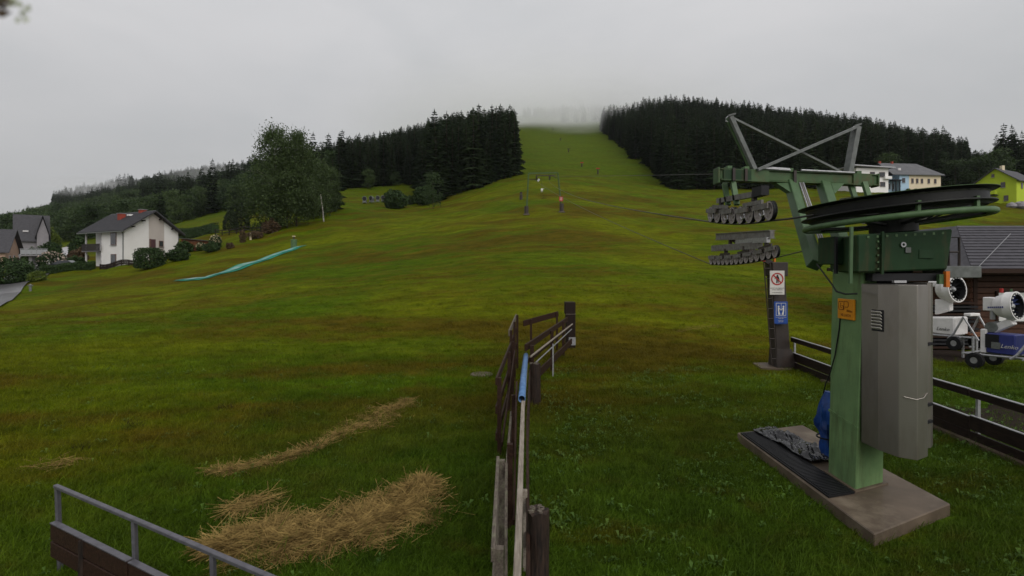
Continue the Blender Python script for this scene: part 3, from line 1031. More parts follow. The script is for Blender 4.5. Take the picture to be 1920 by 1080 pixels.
        for k in range(2):
            y0, y1 = (ys[4 * k] + ys[4 * k + 1]) / 2, (ys[4 * k + 2] + ys[4 * k + 3]) / 2
            MB().bar((xs - .05, y0, zc(y0) + .17), (xs - .05, y1, zc(y1) + .17), .04, .07).build('rocker', M['sheavearm'], train)
            ym = (y0 + y1) / 2
            MB().bar((xs - .02, ym, zc(ym) + .10), (xs - .02, ym, zc(ym) + .34), .08, .07, (1, 0, 0)).build('pivot', M['brownsteel'], train)
        for y in ys:
            o = link('sheave', sh_me, train, Vector((xs, y, zc(y))) - ORG[R.name], (0, 0, PI / 2))
        for y in ys[::2]:
            MB().tube([(xs - .12, y, zc(y)), (xs - .14, y - .06, zc(y) - .07), (xs - .14, y + .05, zc(y) - .09), (xs - .14, y + .10, zc(y) - .04)], .013, 5).build('catcher', M['galv'], train)
    return R


def sheave_mesh(r, w):
    """rope sheave: dished metal disc in a black tyre, axis along local Y"""
    mb = MB()
    h = w / 2
    mb.lathe((0, 0, 0), (0, 1, 0), [(-h * .6, 0.0), (-h * .9, r * .18), (-h * .9, r * .28), (-h * .35, r * .34), (-h * .35, r * .72), (-h, r * .80), (-h, r * .97)], 22, 0)
    mb.lathe((0, 0, 0), (0, 1, 0), [(-h, r * .97), (-h * .8, r * 1.02), (-h * .2, r * .90), (h * .2, r * .90), (h * .8, r * 1.02), (h, r * .97)], 22, 1)
    mb.lathe((0, 0, 0), (0, 1, 0), [(h, r * .97), (h, r * .80), (h * .35, r * .72), (h * .35, r * .34), (h * .9, r * .28), (h * .9, r * .18), (h * .6, 0)], 22, 0)
    return mb.mesh('sheave', [M['sheave'], M['rubber']], smooth=True)


drive_station()

# ------------------------------------------------------------------ things on the slab
mb = MB()
mx0, mx1, my0, my1 = 4.17, 4.60, 7.02, 9.72
mb.prism([(mx0, my0), (mx1, my0 + .14), (mx1 - .01, my1 + .12), (mx0 - .005, my1)], .152, .176)
mm = single(mb, 'rubber_mat', M['blackmat'], 'long black ribbed rubber mat along the slab edge', 'rubber mat', (4.4, 8.4, .152))
ORG[mm.name] = Vector((4.4, 8.4, .152))
rb = MB()
for k in range(60):
    y = my0 + .04 + k * (my1 - my0 - .06) / 60
    rb.bar((mx0 + .02, y, .180), (mx1 - .02, y + .135, .180), .022, .012)
ro = rb.build('rib', M['blackmat'], mm)
ro['kind'] = 'stuff'


def crumpled_sheet():
    nx, ny = 34, 70
    V, F = [], []
    for j in range(ny):
        for i in range(nx):
            u, v = i / (nx - 1), j / (ny - 1)
            x = 4.44 + .46 * u + .16 * (1 - v) - .02 * math.sin(v * 9)
            y = 8.20 + 1.62 * v + .13 * u
            edge = min(u, 1 - u, v, 1 - v)
            z = .215 + .03 * math.sin(u * 7 + v * 5) + .022 * math.sin(v * 17 + u * 4) + .014 * math.sin(u * 19 - v * 11) + .02 * v
            z += .013 * math.sin(u * 31 + 5 * math.sin(v * 13)) + .011 * math.sin(v * 43 + 4 * math.sin(u * 15)) + .008 * math.sin(u * 53 - v * 61)
            z = .19 + (z - .19) * min(1, edge * 9 + .25)
            V.append((x, y, z))
    for j in range(ny - 1):
        for i in range(nx - 1):
            a = j * nx + i
            F.append((a, a + 1, a + nx + 1, a + nx))
    n = len(V)
    mb = MB()
    mb.add(V, F)
    o = single(mb, 'plastic_sheet', M['wetmat'], 'wet crumpled black sheet lying on the rubber mat', 'sheet', (4.7, 9.0, .18), smooth=True)
    md = o.modifiers.new('thick', 'SOLIDIFY')
    md.thickness = .02
    return o


crumpled_sheet()


def tarp_bag():
    mb = MB()
    prof = []
    n, k = 18, 14
    V, F = [], []
    for j in range(k):
        t = j / (k - 1)
        z = .16 + 1.06 * t
        w = (.09 + .11 * math.sin(PI * min(1, t * 1.05)) * (1 - .25 * (abs(t - .33) < .07))) * (1 - .35 * t ** 4)
        for i in range(n):
            a = 2 * PI * i / n
            r = w * (1 + .20 * math.sin(5 * a + 5 * t) + .14 * math.sin(8 * a - 11 * t) + .10 * math.sin(17 * t + 2 * a))
            V.append((5.02 + .02 * math.sin(6 * t) + r * .7 * math.cos(a), 8.46 + r * math.sin(a), z))
    for j in range(k - 1):
        for i in range(n):
            F.append((j * n + i, j * n + (i + 1) % n, (j + 1) * n + (i + 1) % n, (j + 1) * n + i))
    F.append(tuple(range((k - 1) * n, k * n)))
    mb.add(V, F)
    o = single(mb, 'tarpaulin', M['bluetarp'], 'blue tarpaulin bundled behind the green lift mast', 'tarpaulin', (4.87, 8.46, .16), smooth=True)
    ORG[o.name] = Vector((4.87, 8.46, .16))
    MB().lathe((5.02, 8.46, .50), (0, 0, 1), [(-.01, .175), (.01, .175), (.01, .16), (-.01, .16)], 18, closed=True).build('cord', M['rubber'], o)


tarp_bag()

# ------------------------------------------------------------------ yellow maker's sign on the mast
def yellow_sign():
    c = Vector((4.722, 7.53, 2.60))
    t = thing('maker_sign', 'orange yellow maker sign box on the green mast', 'sign', c)
    MB().box(c, (.03, .36, .285)).build('plate', M['yellow'], t, bevel=.004)
    x = c.x - .0165
    rot = (PI / 2, 0, -PI / 2)
    # monogram of two joined outline letters
    def stroke(ptsyz, w=.009):
        mb = MB()
        for (a, b) in zip(ptsyz[:-1], ptsyz[1:]):
            mb.bar((x, c.y + a[0] * 1.5, c.z + a[1]), (x, c.y + b[0] * 1.5, c.z + b[1]), w, .004, (1, 0, 0))
        return mb
    s = stroke([(.035, .105), (.085, .105), (.10, .09), (.10, .0), (.09, -.01), (.03, -.01), (.03, .045), (.055, .045)])
    s.build('monogram', M['brownprint'], t)
    s = stroke([(.02, -.005), (.02, .11), (-.03, .11), (-.045, .095), (-.045, .045), (-.03, .03), (.0, .03)])
    s.build('monogram', M['brownprint'], t)
    s = stroke([(.07, .085), (.07, .02), (.05, .015)])
    s.build('monogram', M['brownprint'], t)
    text(t, 'liftbau', (x, c.y - .09, c.z - .02), .052, rot, M['brownprint'])
    text(t, 'VILLACH', (x, c.y - .005, c.z - .085), .058, rot, M['brownprint'])


yellow_sign()

# ------------------------------------------------------------------ sign tower with ladder and sheaves
def sign_tower():
    B = Vector((8.55, 16.9, 0))
    single(MB().prism([(7.75, 16.6), (8.5, 16.35), (9.05, 16.9), (8.75, 17.6), (7.9, 17.5)], -.1, .05), 'tower_footing',
           M['concrete'], 'low concrete footing at the base of the brown sign mast', 'footing', (8.4, 16.9, 0))
    R = thing('rope_mast', 'brown lift mast with ladder and a long sheave train', 'lift mast', B)
    mb = MB()
    lo = [(8.30, 16.68), (8.74, 16.68), (8.74, 17.12), (8.30, 17.12)]
    hi = [(8.16, 16.70), (8.55, 16.70), (8.55, 17.1), (8.16, 17.1)]
    vs = [(p[0], p[1], .05) for p in lo] + [(p[0], p[1], 3.0) for p in hi]
    mb.add(vs, [(3, 2, 1, 0), (4, 5, 6, 7), (0, 1, 5, 4), (1, 2, 6, 5), (2, 3, 7, 6), (3, 0, 4, 7)])
    mb.build('column', M['brownsteel'], R, bevel=.015)
    mb = MB().prism([(8.13, 16.64), (8.62, 16.64), (8.62, 17.16), (8.13, 17.16)], 2.90, 3.34)
    mb.build('column_head', M['brownsteel'], R, bevel=.02)
    # flared foot
    mb = MB()
    vs = [(p[0], p[1], .05) for p in [(8.26, 16.6), (8.95, 16.6), (8.95, 17.2), (8.26, 17.2)]] + [(p[0], p[1], .62) for p in [(8.275, 16.66), (8.73, 16.66), (8.73, 17.14), (8.275, 17.14)]]
    mb.add(vs, [(3, 2, 1, 0), (4, 5, 6, 7), (0, 1, 5, 4), (1, 2, 6, 5), (2, 3, 7, 6), (3, 0, 4, 7)])
    mb.build('column_foot', M['brownsteel'], R)
    # ladder
    p0, p1 = W(1447, 684, 16.5), W(1432, 492, 16.5)
    q0, q1 = W(1456, 684, 16.5), W(1444, 492, 16.5)
    ld = MB().tube([p0, p1], .018, 6).tube([q0, q1], .018, 6).build('ladder', M['brownsteel'], R)
    for k in range(10):
        t = (k + .6) / 10.2
        MB().tube([p0.lerp(p1, t), q0.lerp(q1, t)], .013, 5).build('rung', M['brownsteel'], ld)
    MB().box(W(1430, 487, 16.4), (.12, .1, .1)).build('red_lamp', M['red'], R)
    # carrying beam and train
    xs = 6.93
    ys = [14.0 + k * .345 for k in range(14)]
    zc = lambda y: 3.60 - .06 * (y - 14) + .020 * (y - 14) ** 2 * .25 - .055 * math.sin(PI * min(1, (y - 14) / 4.5))
    bm = MB()
    bm.bar((6.98, 14.3, 4.07), (7.05, 18.3, 4.22), .11, .20)
    bm.bar((6.98, 14.3, 4.175), (7.05, 18.3, 4.325), .18, .02)
    bm.bar((6.98, 14.3, 3.965), (7.05, 18.3, 4.115), .18, .02)
    bm.build('upper_beam', M['sheavearm'], R)
    MB().bar((6.9, 14.35, 3.92), (7.0, 16.6, 3.98), .10, .14).build('pale_beam', M['galv'], R)
    for y in (16.4, 17.1):
        MB().bar((7.0, y, 4.06), (7.0, y, 3.80), .09, .09, (1, 0, 0)).build('hanger', M['brownsteel'], R)
    MB().bar((7.0, 16.9, 4.1), (8.2, 16.9, 3.3), .14, .16).build('bracket', M['brownsteel'], R)
    MB().bar(W(1452, 491, 15.6), W(1452, 466, 15.6), .07, .05, (1, 0, 0)).build('orange_strip', M['orange'], R)
    tr_ = MB().bar((6.95, 14.9, zc(14.9) + .28), (6.97, 18.5, zc(18.5) + .40), .12, .20).build('sheave_train', M['sheavearm'], R)
    sm = sheave_mesh(.165, .075)
    for k in range(7):
        y0, y1 = ys[2 * k], ys[2 * k + 1]
        MB().bar((xs - .09, y0 - .08, zc(y0) + .09), (xs - .09, y1 + .08, zc(y1) + .09), .025, .11).build('rocker', M['sheavearm'], tr_)
    for k in range(3):
        y0, y1 = ys[4 * k], ys[min(4 * k + 3, 13)]
        MB().bar((xs - .04, y0 + .15, zc(y0) + .17), (xs - .04, y1 - .15, zc(y1) + .17), .04, .10).build('rocker', M['brownsteel'], tr_)
        ym = (y0 + y1) / 2
        MB().bar((xs, ym, zc(ym) + .08), (xs, ym, zc(ym) + .36), .10, .09, (1, 0, 0)).build('pivot', M['brownsteel'], tr_)
    for y in ys:
        link('sheave', sm, tr_, Vector((xs, y, zc(y))) - ORG[R.name], (0, 0, PI / 2))
    return zc


zc_tower = sign_tower()


def sign_prohibit():
    d = 16.45
    c = W(1457, 530, d)
    w, h = .45, .74
    t = thing('prohibition_sign', 'white sign with red crossed ring and black walking figure', 'sign', c)
    MB().box(c, (w, .02, h)).build('plate', M['signwhite'], t, bevel=.003)
    y = c.y - .013
    rc = Vector((c.x, y, c.z + .115))
    MB().lathe(rc, (0, -1, 0), [(0, .19), (.006, .19), (.006, .155), (0, .155)], 32, closed=True).build('ring', M['red'], t)
    MB().bar(rc + Vector((-.12, -.004, .12)), rc + Vector((.12, -.004, -.12)), .035, .005, (0, 1, 0)).build('slash', M['red'], t)
    mb = MB()
    mb.lathe(rc + Vector((.005, 0, .105)), (0, -1, 0), [(0, .026), (.005, .026), (.005, 0)], 12)
    mb.prism([(0, 0), (0, 0), (0, 0)], 0, 0) if False else None
    mb.box(rc + Vector((.005, 0, .03)), (.075, .004, .10))
    mb.bar(rc + Vector((-.012, 0, -.02)), rc + Vector((-.022, 0, -.135)), .026, .004, (0, 1, 0))
    mb.bar(rc + Vector((.018, 0, -.02)), rc + Vector((.026, 0, -.135)), .026, .004, (0, 1, 0))
    mb.bar(rc + Vector((.035, 0, .07)), rc + Vector((.065, 0, -.03)), .02, .004, (0, 1, 0))
    mb.bar(rc + Vector((-.03, 0, .07)), rc + Vector((-.075, 0, .0)), .02, .004, (0, 1, 0))
    mb.build('pictogram', M['black'], t)
    rot = (PI / 2, 0, 0)
    text(t, 'ZUTRITT F\u00dcR UNBEFUGTE', (c.x, y, c.z - .17), .036, rot, M['black'])
    text(t, 'STRENG VERBOTEN', (c.x, y, c.z - .22), .036, rot, M['black'])
    text(t, 'DIE BETRIEBSLEITUNG', (c.x, y, c.z - .31), .032, rot, M['black'])


def sign_blue():
    d = 16.5
    c = W(1464, 586, d)
    w, h = .42, .68
    t = thing('lift_use_sign', 'blue sign with two white figures sharing a tow bar', 'sign', c)
    MB().box(c, (w, .02, h)).build('plate', M['signblue'], t, bevel=.003)
    MB().box(c + Vector((.02, .035, -.02)), (w - .06, .05, h)).build('backing', M['signblue'], t)
    y = c.y - .013
    fc = Vector((c.x, y, c.z + .10))
    fw, fh = .30, .38
    mb = MB()
    for a, b in (((-1, -1), (1, -1)), ((1, -1), (1, 1)), ((1, 1), (-1, 1)), ((-1, 1), (-1, -1))):
        mb.bar(fc + Vector((a[0] * fw / 2, 0, a[1] * fh / 2)), fc + Vector((b[0] * fw / 2, 0, b[1] * fh / 2)), .012, .004, (0, 1, 0))
    mb.bar(fc + Vector((.01, 0, .19)), fc + Vector((.0, 0, -.03)), .010, .004, (0, 1, 0))
    mb.build('frame', M['signwhite'], t)
    for s in (-1, 1):
        mb = MB()
        o = fc + Vector((s * .075, 0, 0))
        mb.lathe(o + Vector((0, 0, .085)), (0, -1, 0), [(0, .028), (.005, .028), (.005, 0)], 12)
        mb.bar(o + Vector((0, 0, .055)), o + Vector((0, 0, -.06)), .045, .004, (0, 1, 0))
        mb.bar(o + Vector((0, 0, -.05)), o + Vector((-s * .012, 0, -.165)), .036, .004, (0, 1, 0))
        mb.bar(o + Vector((-s * .01, -.002, .05)), o + Vector((-s * .075, -.002, -.03)), .016, .004, (0, 1, 0))
        mb.bar(o + Vector((-s * .005, -.001, -.05)), o + Vector((-s * .045, -.001, -.165)), .022, .004, (0, 1, 0))
        mb.build('pictogram', M['signwhite'], t)
    rot = (PI / 2, 0, 0)
    text(t, 'SCHLEPPLIFT PAARWEISE', (c.x, y, c.z - .145), .030, rot, M['signwhite'])
    text(t, 'BEN\u00dcTZEN', (c.x, y, c.z - .185), .030, rot, M['signwhite'])
    text(t, 'B\u00dcGEL NICHT', (c.x, y, c.z - .25), .028, rot, M['signwhite'])
    text(t, 'LOSLASSEN', (c.x, y, c.z - .285), .028, rot, M['signwhite'])


sign_prohibit()
sign_blue()

# ------------------------------------------------------------------ ropes
def sag(p, q, s, n=24):
    p, q = Vector(p), Vector(q)
    return [p.lerp(q, k / n) - Vector((0, 0, 4 * s * (k / n) * (1 - k / n))) for k in range(n + 1)]


zl = lambda y: 4.12 + .075 * (y - 8.78) - .05 * math.sin(PI * (y - 8.78) / 2.576) - .165
pts = [Vector((4.39, 7.75, 3.95)), Vector((4.31, 8.3, 3.945))] + [Vector((4.26, 8.78 + k * .368, zl(8.78 + k * .368))) for k in range(8)]
pts += sag(pts[-1], W(1030, 341, 75), .6)[1:]
single(MB().tube(pts, .016, 6, caps=True), 'haul_rope', M['cablesteel'], 'dark haul rope under the upper sheaves running uphill', 'rope', tuple(pts[0]))
pts = [Vector((6.63, 7.75, 4.11)), Vector((6.80, 8.78, zl(8.78)))] + [Vector((6.93, 14.0 + k * .345, zc_tower(14.0 + k * .345) - .165)) for k in range(14)]
pts += sag(pts[-1], W(1003, 338, 75), .4)[1:]
single(MB().tube(pts, .014, 6), 'haul_rope', M['cablesteel'], 'dark haul rope through the brown mast sheave train', 'rope', tuple(pts[0]))
pts = sag((3.97, 10.3, 4.99), W(985, 326, 75), .15)
single(MB().tube(pts, .007, 5), 'signal_wire', M['cablesteel'], 'thin signal wire from the green cross arm to the gate mast', 'wire', tuple(pts[0]))


# ------------------------------------------------------------------ fences
def board(p, q, w, h, m, parent, name='board', seg=1, wob=0.0):
    """a plank from p to q, thickness w, height h"""
    p, q = Vector(p), Vector(q)
    mb = MB()
    mb.bar(p, q, w, h)
    return mb.build(name, M[m], parent, bevel=min(w, h) * .12)


def right_fence():
    line = lambda t: Vector((8.85 + (8.10 - 8.85) * t, 16.9 + (6.6 - 16.9) * t, 0))
    R = thing('board_fence', 'dark board fence behind the green mast on a concrete kerb', 'fence', line(.5))
    ts = [0, .26, .48, .70, .94]
    for a, b in zip(ts[:-1], ts[1:]):
        for z, h, th in ((.90, .13, .06), (.365, .25, .05), (.115, .19, .05)):
            dz = random.uniform(-.012, .012)
            p, q = line(a + .002) + Vector((0, 0, z + dz)), line(b - .002) + Vector((0, 0, z + dz + random.uniform(-.015, .015)))
            bo = board(p, q, th, h, 'fencewood', R)
            if h != .19:
                MB().bar(p + Vector((0, 0, h / 2 + .008)), q + Vector((0, 0, h / 2 + .008)), th + .01, .012).build('top_strip', M['galv'], bo)
    for t in (0.01, .25, .48, .59, .71, .82, .93):
        p = line(t) + Vector((.06, 0, 0))
        MB().bar(p, p + Vector((0, 0, .90)), .05, .05, (1, 0, 0)).build('post', M['galv'], R)
    MB().bar(line(.2) + Vector((-.06, 0, .02)), line(.97) + Vector((-.06, 0, .02)), .12, .10).build('kerb', M['concrete'], R)
    # clamp knob near the mast
    p = line(.37) + Vector((-.06, 0, .75))


right_fence()


def left_fence():
    A, B = Vector((-4.80, 5.62, 0)), Vector((-1.45, 3.78, 0))
    R = thing('rail_barrier', 'low board barrier with grey steel handrail in the near grass', 'fence', A.lerp(B, .5))
    MB().bar(A + Vector((-.02, .01, .885)), B + Vector((0, 0, .885)), .045, .036).build('handrail', M['duskgalv'], R, bevel=.006)
    for t in (0.006, .40, .71, .97):
        p = A.lerp(B, t)
        MB().bar(p + Vector((.03, 0, 0)), p + Vector((0, 0, .87)), .045, .03, (1, 0, 0)).build('post', M['duskgalv'], R)
    for k in range(2):
        a, b = ((0, .40), (.40, .985))[k]
        for z, h in ((.445, .17), (.265, .16)):
            p, q = A.lerp(B, a + .004) + Vector((0, -.05, z)), A.lerp(B, b - .004) + Vector((0, -.05, z))
            bo = board(p, q, .05, h, 'brownwood', R)
            if z > .4:
                MB().bar(p + Vector((0, 0, h / 2 + .006)), q + Vector((0, 0, h / 2 + .006)), .06, .010).build('top_strip', M['duskgalv'], bo)
    for t in (.17, .60):
        p = A.lerp(B, t) + Vector((.02, -.09, 0))
        MB().bar(p, p + Vector((0, 0, .52)), .03, .05, (1, 0, 0)).build('batten', M['postwood'], R)


left_fence()


def log_post(name_root, x, y, z1, r, parent, z0=-.1):
    n, k = 12, 7
    V, F = [], []
    ph = random.uniform(0, 6)
    for j in range(k):
        t = j / (k - 1)
        for i in range(n):
            a = 2 * PI * i / n
            rr = r * (1 + .06 * math.sin(3 * a + ph) + .035 * math.sin(7 * a + 9 * t) - .05 * t)
            top = .02 * math.sin(4 * a + ph) if j == k - 1 else 0
            V.append((x + rr * math.cos(a), y + rr * math.sin(a), z0 + (z1 - z0) * t + top))
    for j in range(k - 1):
        for i in range(n):
            F.append((j * n + i, j * n + (i + 1) % n, (j + 1) * n + (i + 1) % n, (j + 1) * n + i))
    c = len(V)
    V.append((x, y, z1 - .01))
    for i in range(n):
        F.append(((k - 1) * n + i, (k - 1) * n + (i + 1) % n, c))
    mb = MB().add(V, F)
    po = mb.build('post', M['postwood'], parent, smooth=True)
    cap = MB()
    for _ in range(7):
        a, rr = random.uniform(0, 6.28), random.uniform(.3, .9) * r
        cap.box((x + rr * math.cos(a), y + rr * math.sin(a), z1 + .005), (.05, .03, .02), Matrix.Rotation(a, 3, 'Z'))
    cap.build('chipped_top', M['greywood'], po)
    return po


def center_fence():
    R = thing('rail_fence', 'long rail fence with log posts running up from the camera', 'fence', (.15, 6, 0))
    board((.015, 3.0, 1.03), (.175, 8.45, 1.04), .055, .075, 'palewood', R, 'rail')
    board((.18, 8.47, 1.02), (.36, 12.75, 1.05), .055, .075, 'palewood', R, 'rail')
    for z, h in ((.72, .13), (.36, .16)):
        board((.095, 3.0, z), (.24, 8.4, z), .035, h, 'brownwood', R)
        board((.245, 8.42, z), (.42, 12.6, z + .02), .035, h, 'brownwood', R)
    log_post('post', .235, 4.88, .97, .105, R)
    log_post('post', .54, 12.45, .94, .135, R)
    board((.135, 5.6, 0.0), (.135, 5.6, .86), .05, .05, 'palewood', R, 'stake')
    # angled far section
    S = thing('rail_fence', 'angled fence section of dark boards ending at the tall block post', 'fence', (1.3, 16.5, 0))
    P0, P1 = Vector((.50, 12.9, 0)), Vector((2.17, 20.0, 0))
    L = lambda t: P0.lerp(P1, t)
    board(L(-.01) + Vector((-.16, 0, 1.25)), L(1.0) + Vector((-.10, 0, 1.23)), .05, .165, 'brownwood', S)
    board(L(.0) + Vector((-.10, .1, .92)), L(1.0) + Vector((-.04, .1, .93)), .04, .12, 'brownwood', S)
    board(L(.0) + Vector((.02, 0, .50)), L(1.0) + Vector((.06, 0, .40)), .05, .21, 'brownwood', S)
    MB().tube([L(-.02) + Vector((-.02, -.06, 1.06)), L(1.03) + Vector((.06, -.06, 1.03))], .026, 8).build('handrail', M['palewood'], S, smooth=True)
    MB().tube([L(.0) + Vector((.02, -.04, .84)), L(1.0) + Vector((.06, -.04, .86))], .018, 8).build('handrail', M['galv'], S, smooth=True)
    for t in (.02, .45, .80):
        p = L(t) + Vector((-.04, .06, 0))
        MB().bar(p, p + Vector((0, 0, 1.27)), .09, .09, (1, 0, 0)).build('post', M['brownwood'], S)
    MB().bar(L(.38) + Vector((.06, -.06, 0)), L(.38) + Vector((.06, -.06, .95)), .04, .04, (1, 0, 0)).build('post', M['galv'], S)
    # tall block post
    c = Vector((2.24, 20.5, 0))
    T = thing('block_post', 'tall dark square post of two stacked blocks at the fence end', 'post', c)
    MB().box(c + Vector((0, 0, .68)), (.36, .36, 1.40)).build('lower_block', M['fencewood'], T, bevel=.015)
    MB().box(c + Vector((-.02, 0, 1.62)), (.40, .38, .46)).build('upper_block', M['fencewood'], T, bevel=.02)
    MB().box(c + Vector((.0, 0, 1.395)), (.38, .37, .03)).build('joint', M['greywood'], T)
    MB().box(c + Vector((.05, -.20, .36)), (.26, .03, .30)).build('metal_plate', M['galv'], T)


center_fence()
mb = MB().tube([(.155, 8.5, 1.09), (.22, 10.2, 1.105), (.30, 12.0, 1.09), (.335, 12.9, 1.06)], .052, 12, caps=False)
pp = single(mb, 'plastic_pipe', M['bluepipe'], 'blue plastic pipe lying along the top of the fence rail', 'pipe', (.25, 10.5, 1.1), smooth=True)
pp.modifiers.new('thick', 'SOLIDIFY').thickness = -.006


def hurdle(label, P, Q, h0, h1, mats, boards, posts, brace=None):
    """movable wooden hurdle from P to Q on the ground; h0,h1 heights of its top at both ends"""
    P, Q = Vector(P), Vector(Q)
    R = thing('wooden_hurdle', label, 'hurdle', P.lerp(Q, .5), group='wooden hurdles leaning beside the rail fence')
    d = (Q - P).normalized()
    s = Vector((-d.y, d.x, 0))
    for k, (f, h) in enumerate(boards):
        a, b = P + Vector((0, 0, h0 * f)), Q + Vector((0, 0, h1 * f))
        board(a + s * .045, b + s * .045, .035, h, mats[0] if k == 0 else mats[1], R)
    for t in posts:
        p = P.lerp(Q, t)
        hh = h0 + (h1 - h0) * t
        MB().bar(p, p + Vector((0, 0, hh + .01)), .07, .07, (1, 0, 0)).build('post', M[mats[1]], R)
    if brace:
        (t0, z0), (t1, z1) = brace
        board(P.lerp(Q, t0) + Vector((0, 0, z0)) - s * .05, P.lerp(Q, t1) + Vector((0, 0, z1)) - s * .05, .03, .09, mats[1], R, 'brace')


hurdle('grey lichened hurdle nearest the camera beside the pale rail', (-.10, 4.1, 0), (-.115, 6.1, 0), 1.0, 1.0, ('greywood', 'greywood'),
       [(.98, .11), (.6, .10), (.25, .10)], (.03, .97), ((.05, .1), (.97, .95)))
hurdle('grey hurdle with split diagonal brace, second from the camera', (-.03, 6.3, 0), (.03, 9.2, 0), 1.02, 1.05, ('greywood', 'brownwood'),
       [(.62, .12), (.3, .10)], (.08, .9), ((.02, .15), (.98, 1.2)))
hurdle('tall dark brown hurdle standing beyond the stone disc', (-.22, 9.0, 0), (.03, 13.4, 0), 1.30, 1.32, ('brownwood', 'brownwood'),
       [(.97, .13), (.6, .13), (.25, .13)], (.02, .62, .97), ((.0, .2), (.95, 1.1)))
hurdle('tallest dark hurdle with thick board just behind the blue pipe', (-.03, 13.2, 0), (.17, 16.6, 0), 1.60, 1.70, ('greywood', 'brownwood'),
       [(.97, .15), (.72, .15), (.45, .15), (.18, .15)], (.03, .5, .97), None)
hurdle('dark hurdle with one high board behind the angled fence', (.43, 18.6, 0), (1.78, 20.1, 0), 1.28, 1.50, ('brownwood', 'brownwood'),
       [(.95, .20)], (.18, .93), None)

# manhole disc in the grass
g = ground(903, 703)
mb = MB().lathe((g.x, g.y, -.02), (0, 0, 1), [(0, .34), (.055, .33), (.065, .30), (.055, .27), (.06, .0)], 24)
single(mb, 'manhole_cover', M['concrete'], 'round grey stone manhole cover in the meadow grass', 'manhole cover', (g.x, g.y, 0))


